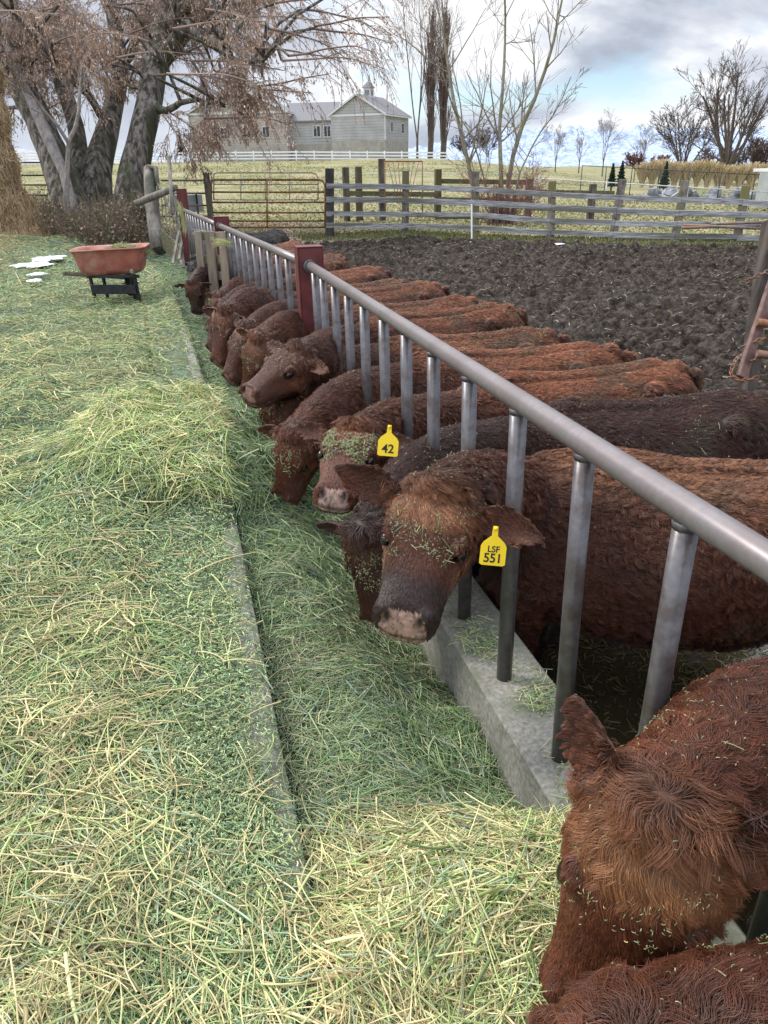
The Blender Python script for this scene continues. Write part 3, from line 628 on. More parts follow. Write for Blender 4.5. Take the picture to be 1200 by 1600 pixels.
    sw = fbm(Q[:, 0] * 3.5 + Q[:, 2] * 2, Q[:, 1] * 3.5 + Q[:, 2] * 3, sd_ + 50, 3) - .5
    if not body_only:
        wh = np.array([.125, .01 * (1 if P[1] > 1 else -1), .03]); dv = q_ - wh; rad = np.linalg.norm(dv[:, :2], axis=1) + .02
        hf = F_[None] * .75 + Lt[None] * np.clip(q_[:, 1:2] / .10, -1.3, 1.3) ; ear = (np.abs(q_[:, 1]) > .14) & (q_[:, 0] < .13) & (q_[:, 0] > -.26) & (np.abs(q_[:, 1]) < .36) & (q_[:, 2] > -.20) & (q_[:, 2] < .28)
        lowh = sst(.25, .33, q_[:, 0]); hf = hf * (1 - lowh[:, None]) + (F_ * .3 - up * .25)[None] * lowh[:, None] * 1.0
        earf = Lt[None] * np.sign(q_[:, 1:2]) * 1.0 - F_[None] * .15 - up[None] * .15
        hf = np.where(ear[:, None], earf, hf); k = sst(-.10, .0, q_[:, 0]) * is_head(q_ * np.array([1, 1, 1]) + np.array([.10, 0, 0])); k = np.where(ear, 1, k)
        flow = flow * (1 - k[:, None]) + hf * k[:, None]
    flow = flow - NN * (flow * NN).sum(1, keepdims=True); flow = nrm(flow + 1e-4); sid = np.cross(NN, flow)
    ang = sw * np.where(hd, 2.6, 1.7 if nh0 > 60000 else 1.1) + rng.normal(0, .12, nh); flow = flow * np.cos(ang)[:, None] + sid * np.sin(ang)[:, None]; sid = np.cross(NN, flow)
    L = Lh * rng.uniform(.65, 1.2, nh) * (.8 + .5 * sst(.3, .7, fbm(Q[:, 0] * 6, Q[:, 1] * 6 + Q[:, 2] * 6, sd_ + 9, 2)))
    lift = np.full(nh, .33) + rng.normal(0, .09, nh)
    wv = np.full(nh, 1.0) * wave
    if not body_only:
        fl = np.interp(q_[:, 0], [-.05, .05, .14, .22, .30, .40], [.85, .9, .66, .44, .36, .26]); fl = np.where(ear, .20, fl); L = np.where(hd | ear, L * fl, L); lift = np.where(hd, lift * np.interp(q_[:, 0], [0, .12, .2, .3], [.6, .75, .9, 1.1]), lift)
        lift = np.where(ear, .38, lift); wv = np.where(hd, np.interp(q_[:, 0], [0, .15, .3], [1.0, .6, .1]) * wave, wv); wv = np.where(ear, .10, wv)
        inner = np.exp(-((((q_[:, 0] - .195) / .060) ** 2 + ((q_[:, 2] + .03) / .050) ** 2)) ** 1.5) * (np.abs(q_[:, 1]) > .07) * (np.abs(q_[:, 1]) < .15) * hd; L = L * (1 - .85 * inner); lift = lift * (1 - .6 * inner)
    top = sst(.6, .95, NN[:, 2]); L = L * (1 - .25 * top * sst(.3, .6, s_))
    K = 6; t = np.linspace(0, 1, K)[None, :, None]
    ng = max(60, nh // (gdiv if nh0 > 45000 else 8)); ph = rng.uniform(0, 6.28, nh); fq = rng.uniform(.8, 1.5, nh)
    kd = kdtree.KDTree(ng)
    for i in range(ng): kd.insert(Q[i], i)
    kd.balance(); gi = np.array([kd.find(c)[1] for c in Q.tolist()]); gi[:ng] = np.arange(ng)
    ph = ph[gi] * .8 + ph * .2; fq = fq[gi]
    amp = (.15 * wv)[:, None, None]; wob = np.sin(6.28 * fq[:, None, None] * t + ph[:, None, None]) - np.sin(ph)[:, None, None]
    D = flow[:, None, :] * (t * .92) + NN[:, None, :] * (lift[:, None, None] * (t - .62 * t * t)) + sid[:, None, :] * amp * wob * t ** .5 + NN[:, None, :] * (amp * .45) * np.cos(6.28 * fq[:, None, None] * t + ph[:, None, None] + 1) * t + np.array([0, 0, -.13]) * t * t
    PS = Q[:, None, :] - NN[:, None, :] * .0005 + D * L[:, None, None]
    GP = PS[gi]; cl = (.70 * kl / .6 * np.ones(nh)); PS = PS + (GP - PS) * (np.clip(cl * (.78 if nh0 > 60000 else .55), 0, .9)[:, None, None] * t ** 1.3)
    dist = np.linalg.norm(Q - CP, axis=1); Rr = (rr * (.45 + .40 * dist))[:, None] * np.array([1, 1, .95, .8, .6, .25])[None] * rng.uniform(.7, 1.2, nh)[:, None]
    if not body_only: Rr = Rr * np.where(hd & (q_[:, 0] > .2), .8, 1.0)[:, None]
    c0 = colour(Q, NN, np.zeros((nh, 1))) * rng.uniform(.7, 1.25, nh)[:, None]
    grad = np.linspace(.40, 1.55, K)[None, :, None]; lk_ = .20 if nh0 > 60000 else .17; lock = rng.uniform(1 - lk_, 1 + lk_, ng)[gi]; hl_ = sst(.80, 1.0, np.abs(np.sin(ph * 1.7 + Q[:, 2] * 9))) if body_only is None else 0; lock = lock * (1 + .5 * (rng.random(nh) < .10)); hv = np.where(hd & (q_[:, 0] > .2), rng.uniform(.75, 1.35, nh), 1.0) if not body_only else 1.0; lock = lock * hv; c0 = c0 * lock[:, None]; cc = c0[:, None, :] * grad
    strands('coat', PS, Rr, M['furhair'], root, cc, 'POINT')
    if not body_only:
        for s_ in (1, -1):
            mb = MB().ball(hp(.195, s_ * .1215, -.030), (.027 * hs, .0185 * hs, .022 * hs), 20, ax=[F_, Lt, U]); eye = mb.build('eye', M['eye'], root)
    # flecks of hay stuck to head and back
    nfh, nfb = flecks
    if nfh + nfb:
        sel = []
        if nfh: 
            c_ = np.where(hd & (q_[:, 2] > -.03) & (q_[:, 0] < .25) & (np.abs(q_[:, 1]) < .11) & (NN @ U > .4))[0]; pw = np.exp(-((q_[c_, 0] - .13) / .09) ** 2) * (vn(q_[c_, 0] * 30, q_[c_, 1] * 30, 4) ** 2); sel.append(rng.choice(c_, min(nfh, len(c_)), p=pw / pw.sum()))
        if nfb:
            c_ = np.where((~hd) & (NN[:, 2] > .35) & (Q[:, 2] > PENZ + .6))[0]; pw = (fbm(Q[c_, 0] * 3, Q[c_, 1] * 3, 44, 3) ** 5); sel.append(rng.choice(c_, min(nfb, len(c_)), p=pw / pw.sum()))
        sel = np.concatenate(sel); n = len(sel); B = PS[sel, 3] + NN[sel] * .006; az = rng.uniform(0, 6.28, n); tdir = flow[sel] * np.cos(az)[:, None] + sid[sel] * np.sin(az)[:, None] + NN[sel] * rng.normal(.1, .25, n)[:, None]
        Lf = rng.uniform(.003, .009, n) + (rng.random(n) < .04) * rng.uniform(.015, .04, n); FP = B[:, None, :] + tdir[:, None, :] * np.linspace(0, 1, 3)[None, :, None] * Lf[:, None, None]; FP[:, 1] += NN[sel] * .002
        pc = np.array([[.30, .36, .16], [.20, .28, .14], [.50, .45, .24], [.36, .40, .26]])[rng.integers(0, 4, n)] * rng.uniform(.6, 1.1, (n, 1))
        FLK.append((FP, np.repeat(rng.uniform(.0004, .0010, n)[:, None], 3, 1) * (.6 + .2 * dist[sel])[:, None], pc))
    if not body_only:
        for tg in (tags or []): tg(root, hp, F_, Lt, U, up)
    return root
FLK = []
tocam = lambda p: nrm(CP - np.asarray(p))
def tag551(root, hp, F_, Lt, U, up):
    ear_tag(root, pt(775, 822, 2.04), CR @ np.array([-.10, 1.0, .05]), tocam(pt(775, 855, 2.0)) + CR @ np.array([.25, 0, 0]), 'tagyellow', [('LSF', .025, .074), ('551', .036, .103)], .98, 'yellow ear tag lettered LSF 551')
def tag42(root, hp, F_, Lt, U, up):
    ear_tag(root, pt(609, 664, 2.60), CR @ np.array([-.08, 1.0, .05]), tocam(pt(613, 690, 2.8)), 'tagyellow', [('42', .044, .100)], .98, 'yellow ear tag numbered 42')
def tagtan(px, py, d):
    return lambda root, hp, F_, Lt, U, up: ear_tag(root, pt(px, py, d), CR @ np.array([-.05, 1.0, 0]), tocam(pt(px, py, d)), 'tagtan', None, .52, 'small tan ear tag')
RB = (.105, .035, .018); GD = (.37, .135, .058)
DK = (.055, .020, .013)
# nearest first
def tantag(side, dx=.0):
    return lambda root, hp, F_, Lt, U, up: ear_tag(root, hp(.035 + dx, side * .165, -.01), -up + F_ * .2, tocam(hp(0, side * .16, 0)), 'tagtan', None, .55, 'small tan ear tag')
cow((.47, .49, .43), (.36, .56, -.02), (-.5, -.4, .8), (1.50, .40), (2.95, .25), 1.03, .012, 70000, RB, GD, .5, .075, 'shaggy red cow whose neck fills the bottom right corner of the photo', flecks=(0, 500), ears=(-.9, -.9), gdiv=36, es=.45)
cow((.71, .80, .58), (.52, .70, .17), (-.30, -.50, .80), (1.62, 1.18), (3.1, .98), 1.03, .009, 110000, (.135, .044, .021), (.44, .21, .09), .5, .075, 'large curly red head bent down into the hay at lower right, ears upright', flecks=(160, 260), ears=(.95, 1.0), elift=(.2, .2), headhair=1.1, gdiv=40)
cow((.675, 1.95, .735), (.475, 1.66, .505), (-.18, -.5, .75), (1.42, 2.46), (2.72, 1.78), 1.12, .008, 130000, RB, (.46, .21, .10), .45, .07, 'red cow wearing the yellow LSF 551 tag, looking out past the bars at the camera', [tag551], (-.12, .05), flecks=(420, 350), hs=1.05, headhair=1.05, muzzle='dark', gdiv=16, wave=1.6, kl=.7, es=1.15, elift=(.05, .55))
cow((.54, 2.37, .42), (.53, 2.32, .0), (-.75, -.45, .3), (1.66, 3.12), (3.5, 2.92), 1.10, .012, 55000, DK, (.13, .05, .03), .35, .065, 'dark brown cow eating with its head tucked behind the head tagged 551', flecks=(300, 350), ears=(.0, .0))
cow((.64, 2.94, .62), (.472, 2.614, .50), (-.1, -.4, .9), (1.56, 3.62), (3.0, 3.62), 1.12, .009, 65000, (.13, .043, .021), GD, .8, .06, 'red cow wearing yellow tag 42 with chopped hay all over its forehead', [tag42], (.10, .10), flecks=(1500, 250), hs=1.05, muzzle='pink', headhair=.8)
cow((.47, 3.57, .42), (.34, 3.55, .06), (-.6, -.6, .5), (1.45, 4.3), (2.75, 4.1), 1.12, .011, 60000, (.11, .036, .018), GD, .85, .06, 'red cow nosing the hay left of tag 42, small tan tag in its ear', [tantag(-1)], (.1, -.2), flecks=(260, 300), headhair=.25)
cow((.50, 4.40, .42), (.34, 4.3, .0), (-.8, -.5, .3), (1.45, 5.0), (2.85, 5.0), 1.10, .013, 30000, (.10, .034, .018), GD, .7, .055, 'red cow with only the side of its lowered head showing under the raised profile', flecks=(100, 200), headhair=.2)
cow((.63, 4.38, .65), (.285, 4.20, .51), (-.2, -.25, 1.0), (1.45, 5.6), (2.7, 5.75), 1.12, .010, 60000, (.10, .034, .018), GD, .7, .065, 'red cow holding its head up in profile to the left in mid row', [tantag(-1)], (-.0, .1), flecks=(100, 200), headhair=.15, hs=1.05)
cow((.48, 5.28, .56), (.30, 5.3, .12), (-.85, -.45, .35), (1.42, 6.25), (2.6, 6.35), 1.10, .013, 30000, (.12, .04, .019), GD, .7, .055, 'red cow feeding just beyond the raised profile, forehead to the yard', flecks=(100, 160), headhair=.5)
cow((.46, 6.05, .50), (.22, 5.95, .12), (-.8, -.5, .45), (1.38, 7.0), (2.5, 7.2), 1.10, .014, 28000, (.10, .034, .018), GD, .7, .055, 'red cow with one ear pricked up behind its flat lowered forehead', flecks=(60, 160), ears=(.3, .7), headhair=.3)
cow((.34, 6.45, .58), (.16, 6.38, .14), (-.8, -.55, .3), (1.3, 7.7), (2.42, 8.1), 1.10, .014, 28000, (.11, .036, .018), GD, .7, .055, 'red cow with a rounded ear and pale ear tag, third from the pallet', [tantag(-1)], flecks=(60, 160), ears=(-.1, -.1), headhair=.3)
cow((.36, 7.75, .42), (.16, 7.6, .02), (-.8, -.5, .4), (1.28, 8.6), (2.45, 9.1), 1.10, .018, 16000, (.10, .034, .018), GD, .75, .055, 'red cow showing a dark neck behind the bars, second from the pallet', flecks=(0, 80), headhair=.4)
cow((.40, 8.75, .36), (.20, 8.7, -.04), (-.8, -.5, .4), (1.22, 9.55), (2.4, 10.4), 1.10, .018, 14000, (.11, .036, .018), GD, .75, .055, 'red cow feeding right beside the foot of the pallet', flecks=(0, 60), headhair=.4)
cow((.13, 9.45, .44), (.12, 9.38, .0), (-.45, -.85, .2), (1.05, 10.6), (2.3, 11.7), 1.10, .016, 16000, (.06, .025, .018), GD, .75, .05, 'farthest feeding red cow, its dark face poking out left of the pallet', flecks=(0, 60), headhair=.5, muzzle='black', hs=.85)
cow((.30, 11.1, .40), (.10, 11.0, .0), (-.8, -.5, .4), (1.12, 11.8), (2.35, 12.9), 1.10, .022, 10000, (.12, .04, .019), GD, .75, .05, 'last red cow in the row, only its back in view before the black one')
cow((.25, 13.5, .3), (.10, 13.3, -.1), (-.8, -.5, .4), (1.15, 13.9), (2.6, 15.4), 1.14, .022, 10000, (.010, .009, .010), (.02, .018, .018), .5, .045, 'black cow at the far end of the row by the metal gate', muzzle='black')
FP = np.concatenate([a for a, b_, c in FLK]); FR = np.concatenate([b_ for a, b_, c in FLK]); FC = np.concatenate([c for a, b_, c in FLK])
tag(strands('hay_flecks', FP, FR, M['hay'], None, FC, 'CURVE'), 'chopped hay flecks clinging to the coats of the cattle', 'hay', kind='stuff')
# ================================================================== PEN MUD, PASTURE, MOUNTAINS
def ground_mat():
    m, q, b = mat('pasture_ground'); tcn = q.n('ShaderNodeTexCoord')
    n1 = q.n('ShaderNodeTexNoise', {'Vector': tcn.outputs['Object'], 'Scale': .35, 'Detail': 8.0, 'Roughness': .7})
    n2 = q.n('ShaderNodeTexNoise', {'Vector': tcn.outputs['Object'], 'Scale': 5.0, 'Detail': 8.0, 'Roughness': .75})
    c = q.ramp(n1.outputs[0], [(.38, (.19, .22, .09)), (.48, (.31, .30, .16)), (.60, (.40, .35, .22)), (.7, (.33, .28, .18))])
    f = q.ramp(n2.outputs[0], [(.3, (.45, .45, .45)), (.7, (1.3, 1.3, 1.3))]); c = q.mix(1.0, c, f, 'MULTIPLY')
    setc(q, b, 'Base Color', c); b.inputs['Roughness'].default_value = .95; b.inputs['Specular IOR Level'].default_value = .1
    bp = q.n('ShaderNodeBump', {'Strength': .8, 'Distance': .1, 'Height': n2.outputs[0]}); setc(q, b, 'Normal', bp.outputs[0]); return m
M['pasture'] = ground_mat()
# churned mud
m, q, b = mat('churned_mud'); tcn = q.n('ShaderNodeTexCoord')
n1 = q.n('ShaderNodeTexNoise', {'Vector': tcn.outputs['Object'], 'Scale': 9.0, 'Detail': 9.0, 'Roughness': .7}); n2 = q.n('ShaderNodeTexNoise', {'Vector': tcn.outputs['Object'], 'Scale': .6, 'Detail': 4.0})
n3 = q.n('ShaderNodeTexNoise', {'Vector': tcn.outputs['Object'], 'Scale': 45.0, 'Detail': 4.0})
c = q.ramp(n1.outputs[0], [(.36, (.010, .0075, .006)), (.50, (.038, .030, .025)), (.66, (.105, .086, .074))]); c = q.mix(q.ramp(n3.outputs[0], [(.64, (0, 0, 0)), (.70, (.55, .55, .55))]), c, (.20, .17, .12))
setc(q, b, 'Base Color', c); setc(q, b, 'Roughness', q.ramp(n2.outputs[0], [(.4, (.6,) * 3), (.6, (.95,) * 3)])); b.inputs['Specular IOR Level'].default_value = .12
bp = q.n('ShaderNodeBump', {'Strength': 1.0, 'Distance': .035, 'Height': n1.outputs[0]}); setc(q, b, 'Normal', bp.outputs[0]); M['mud'] = m
FENCE = [(515, 374), (633, 369), (743, 373), (860, 376), (956, 378), (1053, 380), (1150, 381), (1260, 384)]; FB = [ptz(x, y, -.22) for x, y in FENCE]
fx = np.array([p[0] for p in FB]); fy = np.array([p[1] for p in FB])
def mud_edge(x): return np.interp(x, np.concatenate([[-2, 2.0, 3.2], fx]), np.concatenate([[17.0, 19.5, 21.5], fy - .9]))
rr_ = np.concatenate([np.linspace(.5, 30, 60), np.geomspace(31, 260, 90), np.geomspace(280, 5200, 24)]); aa = np.radians(np.linspace(-100, 100, 161))
Rg, Ag = np.meshgrid(rr_, aa, indexing='ij'); Xg = Rg * np.sin(Ag); Yg = Rg * np.cos(Ag)
Zg = terrain(Xg, Yg) + .10 * (fbm(Xg * .12, Yg * .12, 8, 4) - .5) * sst(22, 60, Rg) * 4
inmud = (Yg < mud_edge(Xg) - .35) & (Xg > rail_x(Yg) - .5) & (Rg < 24); onap = (Xg < rail_x(Yg) + .1) & (Yg < 25)
Zg = np.where(inmud, Zg - .25, Zg); Zg = np.where(onap, -.75, Zg)
tag(grid_mesh('pasture', Xg[::-1], Yg[::-1], Zg[::-1], M['pasture']), kind='structure')
vv = np.concatenate([np.linspace(0, .5, 460), np.linspace(.501, 1, 340)]); xs = np.concatenate([np.arange(0, 1, .0018)])
U_, V_ = np.meshgrid(xs, vv, indexing='ij'); Xg = 17 * U_ ** 1.25; 
Yg = -1.5 + (mud_edge(Xg + rail_x(18)) + 1.5) * V_; Xg = Xg + np.minimum(wall_out(Yg), wall_out(-1)) - .03
Xm = Xg; cl = fbm(Xg * 4.3, Yg * 4.8, 61, 5, .60); c2 = fbm(Xg * 13, Yg * 13, 67, 3)
Zg = terrain(Xg, Yg) + .36 * (cl - .5) + .13 * (c2 - .5) + .03 - .12 * np.exp(-((Xg - 2.0) / .8) ** 2 - ((Yg - 2.1) / .7) ** 2)
Zg = np.where(V_ > .985, Zg - .2 * (V_ - .985) / .015, Zg)
tag(grid_mesh('mud', Xg, Yg, Zg, M['mud'], smooth=True), kind='structure')
m, q, b = mat('puddle_water'); b.inputs['Base Color'].default_value = (.035, .028, .014, 1); b.inputs['Roughness'].default_value = .05; b.inputs['Specular IOR Level'].default_value = .8
tcn = q.n('ShaderNodeTexCoord'); n1 = q.n('ShaderNodeTexNoise', {'Vector': tcn.outputs['Object'], 'Scale': 16.0, 'Detail': 4.0}); bp = q.n('ShaderNodeBump', {'Strength': .35, 'Distance': .01, 'Height': n1.outputs[0]}); setc(q, b, 'Normal', bp.outputs[0]); M['puddle'] = m
gx, gy = np.meshgrid(np.linspace(1.10, 3.3, 12), np.linspace(.6, 3.0, 12), indexing='ij'); tag(grid_mesh('puddle_water', gx, gy, gx * 0 - .490, M['puddle']), kind='structure')
def scatter(n, f, w_, lenr, pal, el=.25, name='straw_litter', lab='', matn='hay', k=3, zf=None):
    x, y = f(n); z = (zf(x, y) if zf is not None else terrain(x, y)) + .02; d = np.hypot(x, y); L = rng.uniform(*lenr, n)
    P = seg_strands(np.stack([x, y, z], -1), rng.uniform(0, 6.28, n), np.abs(rng.normal(0, el, n)), L, k, rng.normal(0, .5, n), .2)
    c = np.array(pal)[rng.integers(0, len(pal), n)] * rng.uniform(.6, 1.2, (n, 1)); return tag(strands(name, P, np.repeat((rng.uniform(*w_, n))[:, None], k, 1), M[matn], None, c, 'CURVE'), lab, 'litter' if 'litter' in name else 'grass', kind='stuff')
def fpen(n): return rng.uniform(1.15, 3.2, n), rng.uniform(.8, 3.0, n)
scatter(7000, fpen, (.0014, .003), (.03, .14), [(.06, .05, .02), (.10, .085, .03), (.05, .045, .03), (.14, .12, .05)], .3, 'muck_litter', 'wet dark straw trodden into the muck behind the bunk wall')
def fyard(n):
    x = 1.5 + 15 * rng.random(n) ** .8; v = rng.random(n); return x, 1 + (mud_edge(x) - 1) * v
scatter(9000, fyard, (.002, .006), (.02, .10), [(.30, .25, .17), (.22, .17, .11), (.40, .36, .28), (.10, .08, .05)], .3, 'yard_litter', 'scattered straw and dried manure crumbs over the churned mud', zf=lambda x, y: terrain(x, y) + .36 * (fbm((x) * 4.3, y * 4.8, 61, 5, .60) - .5) + .05)
# grass tufts below and beyond the board fence
def fstrip(n):
    x = rng.uniform(3.5, 17.5, n); return x, np.interp(x, fx, fy) + rng.normal(.1, .55, n)
scatter(20000, fstrip, (.004, .009), (.05, .20), [(.14, .18, .07), (.20, .22, .10), (.28, .25, .14), (.12, .12, .06)], .9, 'fence_grass', 'strip of short green grass under the grey board fence', matn='leafy')
def ffield(n):
    a = np.radians(rng.uniform(-9, 45, n)); r = 24 * (110 / 24.) ** rng.random(n); return r * np.sin(a), r * np.cos(a)
x_, y_ = ffield(45000)
def ff(n): return x_[:n], y_[:n]
o = scatter(45000, ff, (.010, .03), (.06, .20), [(.38, .34, .20), (.44, .38, .24), (.28, .29, .14), (.35, .33, .18), (.22, .25, .11)], .6, 'pasture_grass', 'rough tan and green pasture grass rising beyond the corral', matn='leafy')
def fleaf(n): 
    t = rng.random(n); p = pt(300, 352, 24); q_ = pt(520, 350, 24); x = p[0] + (q_[0] - p[0]) * t; return x + rng.normal(0, .8, n), p[1] + (q_[1] - p[1]) * t + rng.uniform(-4.5, 3, n)
scatter(9000, fleaf, (.012, .028), (.03, .07), [(.38, .30, .22), (.26, .18, .12), (.46, .40, .34), (.12, .09, .07)], .3, 'leaf_litter', 'pale fallen leaves covering the ground by the pipe gate', matn='leafy', k=2)
# mountains, blue distance haze mixed into the rock and snow colours
m, q, b = mat('snowy_mountain_hazed'); tcn = q.n('ShaderNodeTexCoord'); n1 = q.n('ShaderNodeTexNoise', {'Vector': q.n('ShaderNodeMapping', {0: tcn.outputs['Object'], 'Scale': (1, 1, .5)}).outputs[0], 'Scale': .022, 'Detail': 9.0, 'Roughness': .8})
setc(q, b, 'Base Color', q.ramp(n1.outputs[0], [(.40, (.24, .32, .46)), (.50, (.36, .44, .58)), (.64, (.60, .66, .75))])); b.inputs['Roughness'].default_value = 1.0; b.inputs['Specular IOR Level'].default_value = 0; M['mtn'] = m
aa = np.radians(np.linspace(-30, 62, 420)); rr_ = np.linspace(5200, 6800, 40); Rg, Ag = np.meshgrid(rr_, aa, indexing='ij'); t_ = (Rg - 5200) / 1600
deg = np.degrees(Ag); hgt = np.interp(deg, [-30, -14, -4, 8, 17, 22, 30, 36, 50, 62], [150, 215, 150, 110, 150, 255, 265, 225, 200, 150])
rid = 1 - np.abs(2 * fbm(deg * .9, Rg * .0022, 13, 6, .6) - 1)
Zg = hgt * t_ ** .8 * (.62 + .55 * rid) + 60 * (fbm(deg * 3.0, Rg * .01, 15, 4) - .5) * t_ - 10
tag(grid_mesh('snowy_mountains', (Rg * np.sin(Ag))[::-1], (Rg * np.cos(Ag))[::-1], Zg[::-1], M['mtn']), kind='structure')
aa = np.radians(np.linspace(-30, 12, 120)); rr_ = np.linspace(260, 700, 14); Rg, Ag = np.meshgrid(rr_, aa, indexing='ij'); t_ = (Rg - 260) / 440; deg = np.degrees(Ag)
Zg = 2 + 22 * t_ * np.interp(deg, [-30, -14, -6, 12], [1.1, 1, .6, .0]) * (.7 + .6 * fbm(deg * .4, Rg * .004, 3, 3))
tag(grid_mesh('far_hills', (Rg * np.sin(Ag))[::-1], (Rg * np.cos(Ag))[::-1], Zg[::-1], noisy('dry_hill', (.28, .27, .25), (.46, .46, .50), .03, .95, 0)), kind='structure')

# ================================================================== GREY BOARD FENCE
def zat(px_, py_, base):
    d = (CR.T @ (np.array(base) - CP))[2]; return pt(px_, py_, d)
t = empty('board_fence', tuple(FB[3]), 0, 'weathered grey board fence with four rails across the back of the mud pen', 'fence')
TOPS = [(515, 263), (634, 267), (743, 268), (863, 283), (973, 280), (1071, 282), (1166, 290), (1272, 296)]
ROWS = [(515, [291, 312, 333, 352]), (633, [292, 313, 334, 353]), (743, [296, 317, 336, 355]), (860, [304, 324, 345, 363]), (956, [308, 329, 348, 366]), (1053, [312, 333, 350, 369]), (1150, [316, 335, 352, 370]), (1260, [321, 339, 356, 374])]
fb2 = [p + np.array([0, 0, 0.0]) for p in FB]; rowp = []
for i, (bx, tx) in enumerate(zip(FB, TOPS)):
    top = zat(tx[0], tx[1], bx) + np.array([0, .0, 0]); ax = nrm(top - bx); wd = .105 if i else .13
    m_ = MB(); yv = nrm(np.array([bx[0], bx[1], 0])); xv = nrm(np.cross(yv, ax))
    m_.box((top + bx - ax * .5) / 2, xv * wd, yv * wd * .8, ax * (np.linalg.norm(top - bx) / 2 + .25), bev=.012); m_.build('fence_post', M['darkpost'] if i == 0 else M['post'], t)
    rowp.append([zat(ROWS[i][0] + (tx[0] - FENCE[i][0]) * (FENCE[i][1] - y) / 100., y, bx) - yv * (wd * .8 + .022) for y in ROWS[i][1]])
for i in range(len(FB) - 1):
    for k in range(4):
        a, c_ = rowp[i][k], rowp[i + 1][k]; d_ = nrm(c_ - a); ext = .0 if i else .1
        a2 = a - d_ * ext - np.array([0, 0, rng.normal(0, .008)]); c2_ = c_ - d_ * .008 + np.array([0, 0, rng.normal(0, .008)])
        if i == 0: a2 = a2 + np.array([0, 0, 0])
        MB().beam(a2, c2_, .035, rng.uniform(.125, .15) * (1.12 if k == 1 else 1), bev=.004).build('board', M['board'], t)
# second, older fence behind
t = empty('old_board_fence', tuple(pt(600, 345, 27)), 0, 'older dark mossy board fence standing behind the grey one', 'fence')
op = [(541, 340, 266), (561, 340, 265), (597, 345, 253), (684, 345, 269), (826, 342, 284), (924, 345, 292)]; ob = []
for i, (x, y0, y1) in enumerate(op):
    d = 26.5; a = pt(x, y0, d); a[2] = min(a[2], -.3); c_ = pt(x, y1, d); MB().box((a + c_) / 2, (.11, 0, 0), (0, .10, 0), (0, 0, (c_[2] - a[2]) / 2 + .1), bev=.015).build('fence_post', M['post'], t); ob.append((x, d))
moss = noisy('mossy_board', (.07, .065, .04), (.19, .18, .11), 6, .9, .4, .006, stretch=(1, 1, 5)); M['moss'] = moss
for (xa, xb, ys_) in ((541, 684, [302, 334]), (684, 826, [283, 312, 338]), (826, 960, [300, 325])):
    for y in ys_: MB().beam(pt(xa, y, 26.35), pt(xb, y + 2, 26.35), .04, .16, bev=.004).build('board', moss, t)
# rusty hay feeder frame behind the fence
t = empty('feeder_frame', tuple(pt(630, 340, 25)), 0, 'rusty hay feeder frame with slanted bars behind the board fence', 'feeder'); m_ = MB(); d = 25.2
for a, c_ in (((601, 252), (660, 252)), ((601, 252), (601, 335)), ((660, 252), (660, 335))): m_.tube([pt(*a, d), pt(*c_, d)], .022, 8)
m_.build('frame', M['rust'], t)
for k in range(7):
    x = 606 + k * 8; MB().tube([pt(x, 253, d - .05), pt(630 + (x - 630) * .35, 318, d - .4)], .014, 6).build('slanted_bar', M['rust'], t)

# ================================================================== PIPE GATES
def pipe_gate(name, lab, x0, x1, ys_, d, mats, r=.024, verts=(), rise=0.0, curl=True, rgt=None):
    t = empty(name, tuple(pt((x0 + x1) / 2, ys_[-1], d)), 0, lab, 'gate', 'tubular farm gates at the back of the pen')
    m_ = MB(); 
    yt, yb = ys_[0], ys_[-1]
    P = [pt(x0, yb, d), pt(x0, yt + 5, d), pt(x0 + 1, yt + 1.5, d), pt(x0 + 5, yt, d), pt((x0 + x1) / 2, yt, d), pt(x1 - 9, yt, d), pt(x1 - 3, yt + 2.5, d), pt(x1, yt + 9, d), pt(x1, yb, d)]
    m_.tube(P, r * 1.15, 8); m_.build('gate_frame', mats[0], t)
    for y in ys_[1:]: MB().tube([pt(x0, y, d), pt((x0 + x1) / 2, y + .4, d), pt(x1, y, d)], r, 8).build('gate_rail', mats[1], t)
    for x in verts: MB().tube([pt(x, yt, d - .03), pt(x + .5, yb, d - .03)], r * .9, 8).build('gate_upright', mats[2], t)
    return t
g = pipe_gate('pipe_gate', 'rusty pipe gate standing farther back with a rounded top corner', 334, 497, [270, 288, 300, 312], 27.0, (M['greypipe'], M['greypipe'], M['greypipe']), .020, (376, 414, 452))
g = pipe_gate('pipe_gate', 'long orange and grey rusty pipe gate closing the pen beside the dark corner post', 330, 508, [281, 300, 316, 332, 345, 355], 22.5, (M['rust'], M['rust'], M['rust']), .027, (417,))
MB().tube([pt(508, 290, 22.4), pt(508.4, 355, 22.4)], .034, 10).build('hinge_pipe', M['orange'], g)
MB().box(pt(508, 290, 22.38), (.03, 0, 0), (0, .03, 0), (0, 0, .05), bev=.004).build('latch', M['rust'], g)
t = empty('panel_fence', tuple(pt(290, 345, 22)), 0, 'grey pipe fence panel between the old planks and the orange gate', 'fence')
for y in (282, 302, 321, 338): MB().tube([pt(252, y, 21.8), pt(328, y, 22.4)], .026, 8).build('panel_rail', M['greypipe'], t)
MB().box(pt(327, 318, 22.3), (.09, 0, 0), (0, .09, 0), (0, 0, .85), bev=.01).build('fence_post', M['post'], t)
t = empty('sheet_panel', tuple(pt(295, 330, 23.5)), 0, 'pale blue grey sheet of metal standing behind the pipe panel', 'panel')
MB().box(pt(292, 318, 23.6), (.50, .05, 0), (0, .012, 0), (0, 0, .25), bev=.004).build('sheet', noisy('galvanised_sheet', (.26, .31, .36), (.42, .47, .52), 3, .5, .1, .01), t)
for x in (275, 309): MB().box(pt(x, 326, 23.7), (.03, 0, 0), (0, .03, 0), (0, 0, .45), bev=.004).build('stake', M['post'], t)
